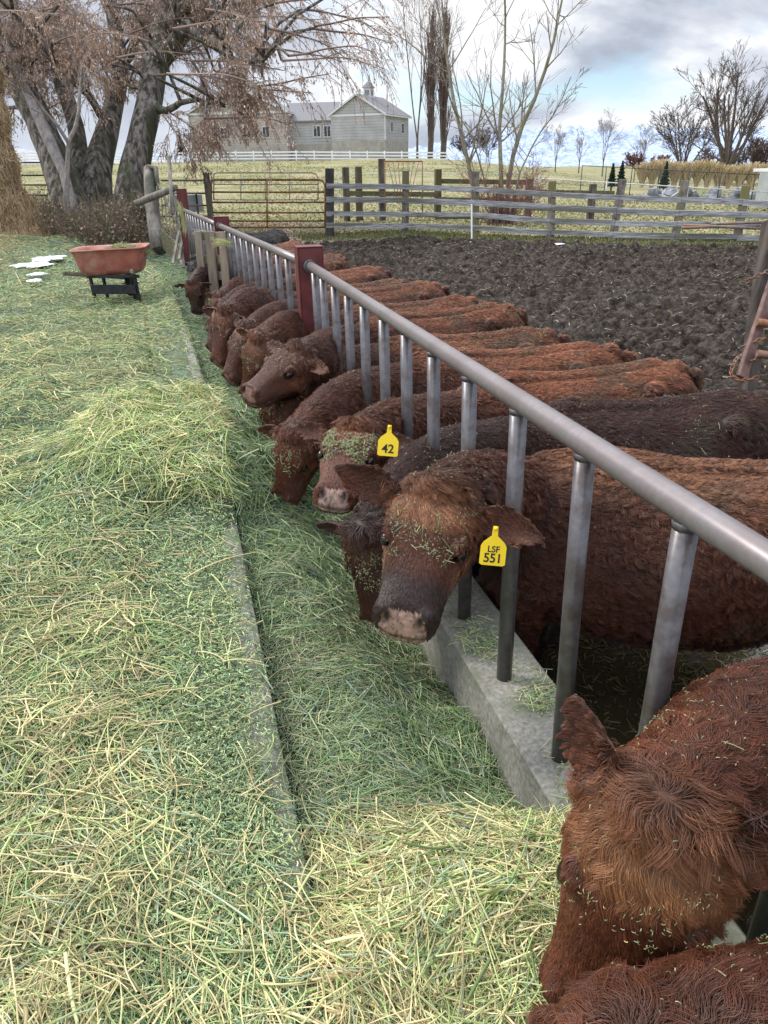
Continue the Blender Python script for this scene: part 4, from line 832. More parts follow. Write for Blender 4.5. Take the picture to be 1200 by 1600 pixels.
t = empty('pipe_gate', tuple(pt(40, 340, 24)), 0, 'dark pipe gate seen left between the straw stack and the willow', 'gate')
for y in (254, 274, 289, 305, 317, 330): MB().tube([pt(-20, y, 24), pt(95, y, 24)], .024, 8).build('gate_rail', M['blackpaint'], t)
for x in (-18, 24, 92): MB().tube([pt(x, 252, 24.03), pt(x, 334, 24.03)], .028, 8).build('gate_upright', M['blackpaint'], t)

# ================================================================== WHITE VINYL FENCE, HOUSES
t = empty('white_fence', tuple(pt(470, 252, 98)), 0, 'long white vinyl rail fence along the lawn below the houses', 'fence'); prev = None
xs_ = [-30] + list(np.arange(10, 450, 27.6)) + [463, 491, 519, 547, 574, 601, 628, 656, 682, 698]
def wf(x): return 98.0, np.interp(x, [-30, 240, 460, 700], [252, 252, 251, 252]), np.interp(x, [-30, 240, 460, 700], [238, 238, 235.5, 237])
for x in xs_:
    d, yb, yt = wf(x); a = pt(x, yb, d); c_ = pt(x, yt, d); MB().box((a + c_) / 2 - np.array([0, 0, .3]), (.075, 0, 0), (0, .075, 0), (0, 0, (c_[2] - a[2]) / 2 + .35), bev=.01).build('fence_post', M['vinyl'], t)
    if prev is not None:
        for f_ in (.12, .45, .78):
            d0, b0, t0 = wf(prev); MB().beam(pt(prev, t0 + (b0 - t0) * f_, d0 - .02), pt(x, yt + (yb - yt) * f_, d - .02), .04, .17).build('rail', M['vinyl'], t)
    prev = x
def siding(name, c):
    m, q, b = mat(name); tcn = q.n('ShaderNodeTexCoord'); sp = q.n('ShaderNodeSeparateXYZ', {0: tcn.outputs['Object']}); f = q.math('FRACT', q.math('MULTIPLY', sp.outputs[2], 2.6))
    h = q.ramp(f, [(0, (0, 0, 0)), (.12, (1, 1, 1)), (1.0, (.55, .55, .55))]); n_ = q.n('ShaderNodeTexNoise', {'Vector': tcn.outputs['Object'], 'Scale': .8, 'Detail': 5.0})
    cc = q.mix(q.ramp(n_.outputs[0], [(.3, (0, 0, 0)), (.7, (1, 1, 1))]), tuple(v * .85 for v in c), tuple(v * 1.1 for v in c)); cc = q.mix(1.0, cc, q.ramp(f, [(0, (.4, .4, .4)), (.13, (1, 1, 1))]), 'MULTIPLY')
    setc(q, b, 'Base Color', cc); b.inputs['Roughness'].default_value = .7; bp = q.n('ShaderNodeBump', {'Strength': .7, 'Distance': .03, 'Height': h}); setc(q, b, 'Normal', bp.outputs[0]); return m
M['siding'] = siding('grey_brown_siding', (.42, .425, .44)); M['siding2'] = siding('tan_siding', (.42, .38, .355)); M['trim'] = noisy('white_trim', (.62, .63, .65), (.72, .73, .76), 3, .6, 0)
M['shingle'] = noisy('grey_shingle', (.17, .17, .185), (.28, .275, .29), 6, .9, .4, .02, stretch=(1, 1, 4)); M['found'] = noisy('foundation_concrete', (.30, .29, .26), (.42, .41, .38), 1.2, .9, 0)
m, q, b = mat('window_glass'); b.inputs['Base Color'].default_value = (.03, .04, .055, 1); b.inputs['Roughness'].default_value = .08; M['glass'] = m
def gable_house(name, lab, O_, ux, uy, W_, D_, z0, zf, ze, zr, wall, overhang=.35, wins=(), cupola=False):
    """O_ front-left ground corner, ux along the gable front, uy to the rear; zf foundation top, ze eaves, zr ridge"""
    ux = nrm(ux); uy = nrm(uy); Z = np.array([0, 0, 1.0]); O_ = np.array([O_[0], O_[1], 0.0]); t = empty(name, (float(O_[0]), float(O_[1]), z0), 0, lab, 'house')
    P = lambda x, y, z: O_ + ux * x + uy * y + Z * z
    MB().box(P(W_ / 2, D_ / 2, (z0 + zf) / 2), ux * (W_ / 2 - .02), uy * (D_ / 2 - .02), Z * (zf - z0) / 2).build('foundation', M['found'], t)
    MB().prism([P(0, 0, zf), P(W_, 0, zf), P(W_, 0, ze), P(W_ / 2, 0, zr), P(0, 0, ze)], P(0, 0, 0) * 0, uy * D_).build('wall', wall, t)
    th = .16; m_ = MB(); sl = (zr - ze) / (W_ / 2); oh = overhang; rf = None
    for s_ in (-1, 1):
        e = P(W_ / 2 + s_ * (W_ / 2 + oh), -oh, ze - oh * sl + .06); r_ = P(W_ / 2, -oh, zr + .06)
        m_.prism([e, r_, r_ + Z * th, e + Z * th] if s_ > 0 else [r_, e, e + Z * th, r_ + Z * th], np.zeros(3), uy * (D_ + 2 * oh))
    rf = m_.build('roof', M['shingle'], t)
    m_ = MB()
    for s_ in (-1, 1):
        e = P(W_ / 2 + s_ * (W_ / 2 + oh), -oh - .03, ze - oh * sl - .02); r_ = P(W_ / 2, -oh - .03, zr - .02); m_.prism([e, r_, r_ + Z * .27, e + Z * .27] if s_ > 0 else [r_, e, e + Z * .27, r_ + Z * .27], np.zeros(3), uy * .05)
    m_.box(P(W_ / 2, -.05, ze - .02), ux * (W_ / 2 + oh * .9), uy * .05, Z * .14)
    for y_ in (0,): m_.box(P(W_ + oh + .04, D_ / 2, ze - oh * sl + .05), ux * .05, uy * (D_ / 2 + oh), Z * .09)
    m_.box(P(W_ + .03, -.03, (zf + ze) / 2), ux * .06, uy * .06, Z * (ze - zf) / 2)
    m_.build('trim', M['trim'], t)
    for (face, x, z, w_, h_) in wins:
        if face == 'f': c_ = P(x, -.03, z); a = ux; n_ = -uy
        else: c_ = P(W_ + .03, x, z); a = uy; n_ = ux
        f_ = MB().box(c_, a * (w_ / 2 + .10), n_ * .04, Z * (h_ / 2 + .10)).build('window', M['trim'], t)
        MB().box(c_ + n_ * .03, a * w_ / 2, n_ * .02, Z * h_ / 2).box(c_ + n_ * .055, a * .03, n_ * .01, Z * h_ / 2, 1).build('pane', [M['glass'], M['trim']], f_)
    if cupola:
        c_ = P(W_ / 2, D_ * .45, zr + .45); q_ = MB().box(c_, ux * .55, uy * .55, Z * .75, bev=.02).build('cupola', M['trim'], rf)
        m_ = MB().box(c_ + Z * .1, ux * .38, uy * .56, Z * .35).box(c_ + Z * .1, ux * .56, uy * .38, Z * .35); m_.build('louvre', noisy('louvre_grey', (.2, .22, .25), (.3, .32, .36), 3, .6, 0), rf)
        m_ = MB(); b0 = c_ + Z * .75; V = [b0 + ux * a_ * .75 + uy * b_ * .75 for a_, b_ in ((-1, -1), (1, -1), (1, 1), (-1, 1))] + [b0 + Z * .95]; m_.add(V, [(3, 2, 1, 0), (0, 1, 4), (1, 2, 4), (2, 3, 4), (3, 0, 4)]); m_.tube([b0 + Z * .9, b0 + Z * 1.6], .04, 6); m_.build('cupola_roof', M['shingle'], rf)
    return t
A = pt(519, 236, 112); B = pt(602, 236, 110); ux = B - A; ux[2] = 0; W_ = np.linalg.norm(ux); uy = np.array([-ux[1], ux[0], 0])
def zpx(x, y, d): return float(pt(x, y, d)[2])
gable_house('garage_house', 'grey sided building with a white trimmed gable and cupola above the white fence', A, ux, uy + nrm(ux) * 1.5, W_, 8.5, 2.2, zpx(560, 220, 111), zpx(560, 181, 111), zpx(560, 152, 111), M['siding'], wins=(('s', 2.2, zpx(610, 199, 112), .8, 1.3), ('s', 6.2, zpx(610, 200, 112), .8, 1.3)), cupola=True)
A2 = pt(447, 236, 118); B2 = pt(524, 236, 117); ux2 = B2 - A2; ux2[2] = 0; L2 = np.linalg.norm(ux2); n2_ = nrm(np.array([-ux2[1], ux2[0], 0])); u2 = nrm(ux2)
# wing: ridge runs left-right, so its gable front is turned; build with gable axis across
gable_house('wing_house', 'low grey wing with paired windows joining the two houses', B2 - u2 * 0, n2_, -u2, 8.0, L2, 2.0, zpx(480, 226, 118), zpx(480, 190, 118), zpx(480, 165, 121), M['siding'], wins=())
t = COL.objects[-1]
w_ = [o for o in COL.objects if o.get('label', '').startswith('low grey wing')][0]
for x in (497, 513):
    c_ = A2 + ux2 * ((x - 447) / 77.) - n2_ * .08; c_[2] = zpx(x, 206, 117.5); f_ = MB().box(c_, u2 * .62, n2_ * .05, (0, 0, .85)).build('window', M['trim'], w_); MB().box(c_ - n2_ * .04, u2 * .5, n2_ * .02, (0, 0, .72)).box(c_ - n2_ * .065, u2 * .04, n2_ * .01, (0, 0, .72), 1).build('pane', [M['glass'], M['trim']], f_)
A3 = pt(300, 236, 118); B3 = pt(450, 236, 116); ux3 = B3 - A3; ux3[2] = 0; W3 = np.linalg.norm(ux3); gable_house('farm_house', 'large tan house with a broad gable seen through the willow twigs', A3, ux3, np.array([-ux3[1], ux3[0], 0]), W3, 10, 2.0, zpx(375, 230, 117), zpx(375, 178, 117), zpx(375, 138, 117), M['siding2'], wins=tuple(('f', x, zpx(375, 208, 117), 1.0, 1.4) for x in (2.6, 5.6, 9.3, 12.4)))

# ================================================================== TREES
def resamp(P, k):
    P = np.asarray(P); s = np.concatenate([[0], np.cumsum(np.linalg.norm(np.diff(P, axis=0), axis=1))]); t = np.linspace(0, s[-1], k); return np.stack([np.interp(t, s, P[:, i]) for i in range(3)], 1)
class Tree:
    def __init__(s): s.limbs = []; s.tw = []; s.twr = []
    def branch(s, p, d, L, r, lev, cfg):
        k = 7; P = [np.array(p, float)]; d = nrm(d); c = cfg[lev]
        for i in range(k - 1):
            d = nrm(d + rng.normal(0, c['wob'], 3) + np.array([0, 0, c['up']])); P.append(P[-1] + d * L / (k - 1))
        P = np.array(P); R__ = np.interp(np.linspace(0, 1, k), [0, 1], [r, r * c.get('tip', .35)])
        if r > c.get('thin', .012): s.limbs.append((P, R__))
        else: s.tw.append(P); s.twr.append(R__)
        s.kids(P, R__, L, lev, cfg)
    def kids(s, P, R__, L, lev, cfg):
        if lev + 1 >= len(cfg): return
        c = cfg[lev]; n = c['n'] if isinstance(c['n'], int) else int(rng.integers(*c['n'])); T = np.gradient(P, axis=0); T = nrm(T); K = len(P)
        for j in range(n):
            t = rng.uniform(c.get('from', .25), 1.0); f = t * (K - 1); i = min(int(f), K - 2); q = P[i] + (P[i + 1] - P[i]) * (f - i); r = np.interp(f, range(K), R__)
            az = rng.uniform(0, 6.283); a = nrm(np.cross(T[i], rng.normal(0, 1, 3))); an = c['ang'] * rng.uniform(.6, 1.3)
            d = T[i] * math.cos(an) + a * math.sin(an)
            s.branch(q, d, L * c['ratio'] * rng.uniform(.7, 1.25) * (1.15 - .5 * t), max(r * c.get('rr', .55), .0025), lev + 1, cfg)
    def build(s, name, lab, bark, twigcol, loc, cat='tree', group=None, k=6, sides=8, minr=0.0, leaves=None):
        t = empty(name, tuple(loc), 0, lab, cat, group)
        m_ = MB()
        for P, R__ in s.limbs: m_.tube(P, np.maximum(R__, minr), sides if R__[0] > .05 else 5, cap=False)
        if s.limbs: m_.build('trunk', bark, t)
        if s.tw:
            P = np.array([resamp(p, k) for p in s.tw]); Rr = np.array([np.interp(np.linspace(0, 1, k), np.linspace(0, 1, len(r)), r) for r in s.twr]); n = len(P)
            c = np.array(twigcol)[rng.integers(0, len(twigcol), n)] * rng.uniform(.7, 1.3, (n, 1)); strands('crown', P, np.maximum(Rr, minr * .8), M['leafy'], t, c, 'CURVE')
        return t
M['bark'] = noisy('grey_bark', (.055, .045, .04), (.17, .14, .12), 12, .9, .7, .02, stretch=(1, 1, .25)); M['barkpale'] = noisy('pale_bark', (.17, .15, .14), (.32, .29, .27), 12, .85, .4, .01, stretch=(1, 1, .4))
TW = [(.10, .075, .07), (.16, .12, .11), (.075, .06, .06)]; TWP = [(.24, .20, .19), (.30, .25, .23), (.18, .14, .13)]
# young multi-stem tree behind the board fence
T_ = Tree(); d = 25.0; cfgY = [dict(wob=.05, up=.03, n=(9, 12), ang=.75, ratio=.42, rr=.5, **{'from': .2}), dict(wob=.07, up=.06, n=(4, 6), ang=.6, ratio=.55, rr=.55), dict(wob=.08, up=.05, n=(3, 5), ang=.55, ratio=.6, rr=.6), dict(wob=.08, up=.03, n=0, ang=.5, ratio=.5)]
for stem, r0 in (([(742, 330), (738, 280), (722, 215), (707, 150), (694, 60), (676, -25)], .085), ([(785, 330), (783, 270), (780, 205), (787, 120), (790, 40), (788, -30)], .085), ([(792, 330), (795, 268), (812, 205), (838, 150), (862, 80), (880, -10)], .095), ([(800, 335), (812, 270), (838, 215), (872, 170), (892, 120)], .04), ([(770, 335), (752, 262), (735, 205), (708, 170), (690, 110)], .035)):
    P = resamp(np.array([pt(x, y, d + .3 * rng.normal()) for x, y in stem]), 9); P[0, 2] = -.3; Rr = np.linspace(r0, r0 * .35, 9); T_.limbs.append((P, Rr)); T_.kids(P, Rr, 5.2 if r0 > .05 else 2.6, 0, cfgY)
T_.build('bare_tree', 'young bare tree with three pale mossy stems fanning up behind the board fence', noisy('mossy_pale_bark', (.13, .12, .10), (.27, .25, .20), 9, .9, .4, .01, stretch=(1, 1, .3), c3=(.16, .16, .06), s2=3), TWP, pt(780, 350, d), minr=.006)
# red twiggy shrub at its foot
T_ = Tree(); base_ = pt(785, 345, 24.6); base_[2] = -.25
cfgS = [dict(wob=.10, up=.03, n=(6, 9), ang=.6, ratio=.6, rr=.6, thin=.03), dict(wob=.12, up=.0, n=(4, 6), ang=.6, ratio=.6, thin=.05), dict(wob=.14, up=0, n=0, ang=.5, ratio=.5, thin=.05)]
for k in range(24): a = rng.uniform(0, 6.28); T_.branch(base_ + np.array([rng.normal(0, .4), rng.normal(0, .3), 0]), (math.cos(a) * .55, math.sin(a) * .4, 1), rng.uniform(1.0, 2.0), .013, 0, cfgS)
T_.build('red_shrub', 'dense shrub of dull red twigs round the foot of the young tree', M['bark'], [(.22, .11, .10), (.26, .13, .12), (.17, .10, .09)], base_, 'shrub', minr=.005)
T_ = Tree()
for k in range(7): P = resamp(np.array([pt(764 + k * 6, 350, 24.9 + .2 * (k % 2)), pt(764 + k * 6.5 + rng.normal(0, 3), 285 + rng.normal(0, 17), 24.9)]), 7); P[0, 2] = -.35; T_.limbs.append((P, np.linspace(.075, .02, 7)))
T_.build('stump_cluster', 'dark cluster of cut stems behind the third fence post', M['bark'], TW, pt(780, 350, 24.9), 'tree')
# poplars
cfgP = [dict(wob=.02, up=.05, n=(5, 7), ang=.30, ratio=.5, rr=.5), dict(wob=.03, up=.12, n=(4, 6), ang=.3, ratio=.6, thin=.2), dict(wob=.04, up=.14, n=0, ang=.3, ratio=.5, thin=.2)]
def poplar(px_, wd, top, d, lab, dens=1.0):
    T_ = Tree(); b_ = pt(px_, 240, d); b_[2] = float(terrain(b_[0], b_[1])) - .5; h_ = pt(px_, top, d)[2] - b_[2]
    for k in range(int(30 * dens)):
        a = rng.uniform(0, 6.28); rad = wd * rng.random() ** .5; z0 = b_[2] + h_ * rng.uniform(.0, .62); p = b_ + np.array([math.cos(a) * rad * .4, math.sin(a) * rad * .4, z0 - b_[2]]); T_.branch(p, (math.cos(a) * .06, math.sin(a) * .06, 1), h_ * rng.uniform(.28, .42), .12, 0, cfgP)
    P = resamp(np.array([b_, b_ + np.array([.2, 0, h_ * .5]), b_ + np.array([0, 0, h_ * .93])]), 9); T_.limbs.append((P, np.linspace(.5, .08, 9)))
    T_.build('poplar', lab, M['bark'], [(.15, .10, .09), (.21, .15, .13), (.12, .085, .08)], b_, 'tree', 'tall bare poplars right of the cupola building', minr=.022)
poplar(672, 1.0, 30, 118, 'left one of the two dense columnar poplars'); poplar(692, 1.0, 12, 121, 'right one of the two dense columnar poplars')
cfgW = [dict(wob=.05, up=.05, n=(8, 11), ang=.6, ratio=.45, rr=.45, **{'from': .15}), dict(wob=.07, up=.06, n=(5, 7), ang=.55, ratio=.55, rr=.5), dict(wob=.08, up=.03, n=(4, 6), ang=.55, ratio=.6, rr=.6), dict(wob=.08, up=.0, n=0, ang=.5, ratio=.5)]
def bare_tree(px_, pyb, d, top, lab, spread=.5, stems=5, r0=.16, minr=.012, col=TW, cfg=cfgW, name='bare_tree', bark='bark', grp=None, low=.0):
    T_ = Tree(); b_ = pt(px_, pyb, d); h_ = pt(px_, top, d)[2] - b_[2]
    T_.limbs.append((np.array([b_ + (0, 0, -1), b_ + (0, 0, h_ * .05), b_ + (0, 0, h_ * .10 + .1)]), np.array([r0 * 1.9, r0 * 1.6, r0 * 1.5])))
    for k in range(stems):
        a = 6.283 * k / stems + rng.uniform(0, .8); sp = spread * rng.uniform(.5, 1.1) if k else .05; T_.branch(b_ + (0, 0, h_ * .08), (math.cos(a) * sp, math.sin(a) * sp, 1), h_ * rng.uniform(.75, .97), r0, 0, cfg)
    return T_.build(name, lab, M[bark], col, b_, 'tree', grp, minr=minr)
bare_tree(652, 242, 110, -20, 'loose tall bare tree left of the columnar poplars', .18, 3, .11, .012, TWP)
bare_tree(1133, 285, 62, 125, 'largest bare spreading tree at the far right', .62, 7, .17, .014)
bare_tree(1064, 285, 55, 178, 'smaller spreading bare tree left of the largest one', .7, 6, .08, .012)
for i, (x, yb, d, tp, lb) in enumerate(((942, 262, 90, 190, 'thin bare tree before the mountains, right of the young tree'), (1003, 262, 90, 208, 'thin upright bare tree midway between the spruces and the grass row'), (868, 258, 95, 205, 'sparse bare tree on the grassy ridge beside the young tree'), (905, 258, 100, 215, 'smallest sparse bare tree on the ridge'))): bare_tree(x, yb, d, tp, lb, .3, 3, .045, .010, [(.34, .32, .35), (.40, .38, .42)])  # twig colours paled to blue-grey to paint in distance haze
for i, (x, yb, d, tp, lb) in enumerate(((1108, 288, 70, 235, 'dusky twiggy thicket behind the large bare tree'), (1160, 290, 66, 225, 'dark twiggy thicket right of the large tree trunk'), (1196, 290, 66, 215, 'rusty red twiggy thicket at the right edge'), (992, 268, 75, 240, 'reddish round shrub behind the dark fence corner'), (1030, 268, 80, 245, 'second low reddish shrub beside the short spruce'), (760, 245, 105, 205, 'low dark shrub line right of the poplars'), (725, 245, 108, 212, 'low dark shrub beside the end of the white fence'))):
    bare_tree(x, yb, d, tp, lb, 1.0, 9, .03, .016, [(.20, .09, .08), (.16, .10, .09)] if 'red' in lb else TW, name='twiggy_shrub')
# willow
M['wbark'] = noisy('willow_bark', (.05, .044, .04), (.27, .245, .22), 9, .95, 1.0, .10, stretch=(1, 1, .14), c3=(.06, .07, .035), s2=1.1, lo=.42, hi=.62)
M['wbare'] = noisy('barkless_wood', (.16, .15, .145), (.33, .31, .30), 10, .8, .5, .02, stretch=(1, 1, .12))
D0 = 21.5
t = empty('willow_tree', tuple(pt(160, 345, D0)), 0, 'huge old willow with leaning trunks and dry tan leaves over the yard', 'tree')
def limbpx(pts, rs, dz=None, k=12):
    rs = [r_ * .84 for r_ in rs]
    return limbpx_(pts, rs, k)
def limbpx_(pts, rs, k): P = resamp(np.array([pt(x, y, D0 + z) for x, y, z in pts]), k); return P, np.interp(np.linspace(0, 1, k), np.linspace(0, 1, len(rs)), rs)
limbs = [limbpx([(122, 352, 0), (95, 270, .1), (62, 190, .2), (30, 130, .2), (-5, 60, 0), (-40, -30, -.5)], [.72, .60, .50, .46, .40, .30]),
         limbpx([(200, 345, -.3), (206, 285, -.3), (222, 210, -.2), (240, 130, 0), (248, 60, .3), (275, -20, .5)], [.62, .52, .46, .42, .36, .28]),
         limbpx([(150, 345, .8), (150, 270, .9), (172, 190, 1.2), (190, 110, 1.6), (175, 20, 2), (165, -60, 2)], [.6, .5, .36, .30, .26, .2]),
         limbpx([(130, 300, 1.2), (120, 200, 1.6), (90, 110, 2.0), (85, 20, 2.4)], [.4, .32, .26, .18]),
         limbpx([(243, 100, 0), (290, 40, -.4), (345, 70, -1.0), (372, 100, -1.6), (410, 95, -2.2)], [.28, .20, .14, .10, .05]),
         limbpx([(232, 160, -.2), (265, 172, -.6), (300, 155, -1), (350, 165, -1.6)], [.16, .11, .07, .03]),
         limbpx([(250, 60, .3), (300, -10, 0), (380, -60, -.5)], [.28, .18, .10]),
         limbpx([(238, 130, 0), (275, 75, .6), (330, 20, 1.4), (420, -10, 2.0)], [.2, .15, .11, .06]),
         limbpx([(188, 110, 1.6), (230, 40, 2.4), (300, -40, 3)], [.2, .14, .08]), limbpx([(60, 190, .2), (30, 90, 1.2), (20, -20, 2.0)], [.22, .16, .1]),
         limbpx([(170, 195, 1.2), (120, 130, .2), (60, 60, -.6), (20, 20, -1.2)], [.16, .12, .08, .05])]
for i, (P, Rr) in enumerate(limbs):
    if i < 4: P[0, 2] = -.3
    P2 = P + rng.normal(0, .03, P.shape)
    k = len(P); m_ = MB()
    if i < 4:       # fluted trunk
        n = 22; T = nrm(np.gradient(P, axis=0)); V = []; u = np.array([1.0, 0, 0])
        Pf = resamp(P, 40); Rf = np.interp(np.linspace(0, 1, 40), np.linspace(0, 1, k), Rr); Tf = nrm(np.gradient(Pf, axis=0)); flare = 1 + .45 * np.exp(-np.linspace(0, 1, 40) * 14)
        for j in range(40):
            u = nrm(u - Tf[j] * (u @ Tf[j])); v = np.cross(Tf[j], u); a = np.arange(n) * 6.28318 / n
            fl = 1 + .16 * (fbm(np.cos(a) * 2.2 + 9 * i, np.sin(a) * 2.2 + j * .07, 7 + i, 3) - .5) * 2 + .10 * (vn(np.arange(n) * 1.0, j * .35 + 0 * a, 5 + i) - .5)
            V.append(Pf[j] + (Rf[j] * flare[j] * fl)[:, None] * (np.cos(a)[:, None] * u + np.sin(a)[:, None] * v))
        V = np.concatenate(V); m_.add(V, [(j * n + q_, j * n + (q_ + 1) % n, (j + 1) * n + (q_ + 1) % n, (j + 1) * n + q_) for j in range(39) for q_ in range(n)], 0, True)
        m_.build('trunk', M['wbark'], t)
    else: m_.tube(P2, Rr, 10); m_.build('limb', M['wbark'], t)
# stripped silvery streak down the leaning trunk
P, Rr = limbpx([(118, 345, -.62), (100, 270, -.42), (66, 195, -.30), (36, 130, -.28), (5, 60, -.45)], [.20, .17, .22, .16, .10]); m_ = MB(); m_.rings(P, [np.array([.9, 0, .3])] * len(P), [np.array([-.1, .95, .1])] * len(P), Rr, Rr * .55, 12, 2); m_.build('bare_streak', M['wbare'], t)
TWl = []; 
cfgB = [dict(wob=.10, up=-.01, n=(7, 10), ang=.8, ratio=.50, rr=.45, thin=.02, **{'from': .15}), dict(wob=.10, up=-.06, n=(6, 8), ang=.7, ratio=.6, rr=.5, thin=.05), dict(wob=.10, up=-.14, n=(2, 4), ang=.6, ratio=.7, thin=.05), dict(wob=.10, up=-.2, n=0, ang=.5, ratio=.5, thin=.05)]
T_ = Tree()
for i, (P, Rr) in enumerate(limbs): T_.kids(P[4:] if i < 4 else P, (Rr[4:] if i < 4 else Rr) * .42, 3.6 if i > 3 else 3.4, 0, [dict(cfgB[0], n=12)] + cfgB)
starts = []; LP_ = np.concatenate([P[3:] for P, _r in limbs])
for P0 in [(300, 60), (350, 30), (400, 40), (430, 90), (460, 20), (500, 30), (330, 110), (380, 150), (540, 10), (420, 150), (470, 110), (350, 200), (290, 130), (520, 60), (450, 60)]:
    p = pt(P0[0] - 30, P0[1] - 15, D0 - 1.5 + rng.normal(0, 1)); T_.branch(p, (1, rng.normal(0, .5), .1), 2.4, .03, 1, cfgB); starts.append(p)
for _ in range(38):
    x = rng.uniform(-20, 540); y = rng.uniform(-60, 170 - .22 * abs(x - 250)); p = pt(x - 20, y - 15, D0 + rng.normal(-.5, 1.5)); T_.branch(p, (rng.normal(.5, .7), rng.normal(0, .5), .1), 2.2, .028, 1, cfgB); starts.append(p)
for p in starts:
    q_ = LP_[np.argmin(np.linalg.norm(LP_ - p, axis=1))]; mid = (q_ + p) / 2 + np.array([0, 0, .25]) + rng.normal(0, .12, 3); T_.limbs.append((resamp(np.array([q_, mid, p]), 6), np.linspace(.055, .03, 6)))
m_ = MB(); [m_.tube(P, R__, 6, cap=False) for P, R__ in T_.limbs]; m_.build('branches', M['wbark'], t)
P = np.array([resamp(p, 6) for p in T_.tw]); Rr = np.array([np.interp(np.linspace(0, 1, 6), np.linspace(0, 1, len(r)), r) for r in T_.twr]); n = len(P)
strands('twigs', P, np.clip(Rr, .0045, .03), M['leafy'], t, np.array([(.24, .17, .145), (.32, .24, .20), (.18, .13, .115), (.36, .29, .25)])[rng.integers(0, 4, n)], 'CURVE')
nl = 68000; wl = np.array([np.linalg.norm(p[-1] - p[0]) for p in T_.tw]); 
wl = wl * (.25 + fbm(P[:, -1, 0] * .8, P[:, -1, 2] * .8, 31, 3) ** 3 * 6); wl /= wl.sum(); i = rng.choice(n, nl, p=wl); tt = rng.uniform(.25, 1, nl) * 5; j = np.minimum(tt.astype(int), 4); b_ = P[i, j] + (P[i, j + 1] - P[i, j]) * (tt - j)[:, None]
dn = nrm(rng.normal(0, .45, (nl, 3)) + np.array([0, 0, -1.0])); sx = nrm(np.cross(dn, rng.normal(0, 1, (nl, 3)))); Ll = rng.uniform(.05, .11, nl)[:, None]; Wl = rng.uniform(.010, .019, nl)[:, None]
V = np.stack([b_, b_ + dn * Ll * .5 + sx * Wl, b_ + dn * Ll, b_ + dn * Ll * .5 - sx * Wl], 1).reshape(-1, 3); me = bpy.data.meshes.new('leaves'); me.vertices.add(len(V)); me.vertices.foreach_set('co', V.ravel()); me.loops.add(nl * 4); me.loops.foreach_set('vertex_index', np.arange(nl * 4)); me.polygons.add(nl); me.polygons.foreach_set('loop_start', np.arange(0, nl * 4, 4)); me.polygons.foreach_set('loop_total', np.full(nl, 4)); me.update()
lc = np.array([(.56, .40, .30), (.64, .48, .37), (.44, .30, .22), (.68, .55, .45)])[rng.integers(0, 4, nl)] * rng.uniform(.7, 1.2, (nl, 1)); at = me.color_attributes.new('tint', 'FLOAT_COLOR', 'POINT'); at.data.foreach_set('color', np.repeat(np.concatenate([lc, np.ones((nl, 1))], 1), 4, 0).astype(np.float32).ravel()); link('leaves', me, M['leafy'], t)
# ================================================================== WHEELBARROW
wb = ptz(187, 469, .04); YAW = .0
t = empty('wheelbarrow', (float(wb[0]), float(wb[1]), .02), 0, 'faded red wheelbarrow with black legs and wooden handles parked on the hay', 'wheelbarrow')
S = 1.0; ex = nrm(np.array([.985, -.10, 0])); ey = np.array([-ex[1], ex[0], 0]); ez = np.array([0, 0, 1.0])      # ex: across the picture, ey: away
wp = lambda x, y, z: wb + (ex * x + ey * y + ez * z) * .88
def rrect(hx, hy, r, n=6):
    o_ = []
    for cx, cy, a0 in ((hx - r, hy - r, 0), (-hx + r, hy - r, 90), (-hx + r, -hy + r, 180), (hx - r, -hy + r, 270)):
        for k in range(n): a = R_(a0 + 90 * k / (n - 1)); o_.append((cx + r * math.cos(a), cy + r * math.sin(a)))
    return np.array(o_)
tr = [(.385, .24, .43, .10, -.02), (.45, .285, .46, .11, -.01), (.475, .33, .60, .11, 0), (.52, .38, .76, .12, 0), (.545, .405, .772, .13, 0), (.55, .41, .760, .13, 0)]
V = []; prof_ = [(.37, .22, .40, .12), (.43, .28, .42, .13), (.465, .31, .48, .13), (.505, .355, .66, .13), (.53, .38, .775, .13), (.553, .403, .79, .14), (.560, .41, .778, .14), (.553, .403, .768, .14), (.52, .372, .772, .13), (.495, .345, .66, .125), (.455, .30, .49, .125), (.42, .27, .435, .12), (.36, .21, .415, .11)]
for hx, hy, z, r in prof_: V += [wp(x - .02, y + .05, z + .025 * x) for x, y in rrect(hx, hy, r)]
n = 24; F = [(j * n + k, j * n + (k + 1) % n, (j + 1) * n + (k + 1) % n, (j + 1) * n + k) for j in range(len(prof_) - 1) for k in range(n)]; F += [tuple(range(n))[::-1], tuple(range((len(prof_) - 1) * n, len(prof_) * n))]
MB().add(V, F, 0, True).build('tray', M['barrowred'], t)
for a, b_ in (((-.62, -.62, .50), (.05, .52, .28)), ((.36, -.70, .50), (.20, .52, .28))):
    MB().beam(wp(*a), wp(*b_), .045, .055, bev=.012).build('handle', M['plank'], t)
for x0, y0 in ((-.36, -.12), (-.22, .12), (.24, -.14), (.33, -.34)):
    MB().beam(wp(x0, y0, .42), wp(x0 + .02, y0 + .02, 0.0), .05, .03, bev=.004).build('leg', M['blackpaint'], t)
m_ = MB(); m_.beam(wp(-.36, -.16, .20), wp(.33, -.36, .20), .03, .12, bev=.004); m_.build('cross_brace', M['blackpaint'], t)
MB().beam(wp(-.40, -.14, .39), wp(.40, -.36, .39), .05, .04, bev=.004).build('tray_bolster', M['blackpaint'], t)
wc = wp(.13, .42, .20); m_ = MB(); a = np.linspace(0, 6.283, 25); m_.tube(np.array([wc + ey * .155 * math.cos(q_) + ez * .155 * math.sin(q_) for q_ in a]), .045, 10, cap=False); tyre = m_.build('wheel', M['rubber'], t)
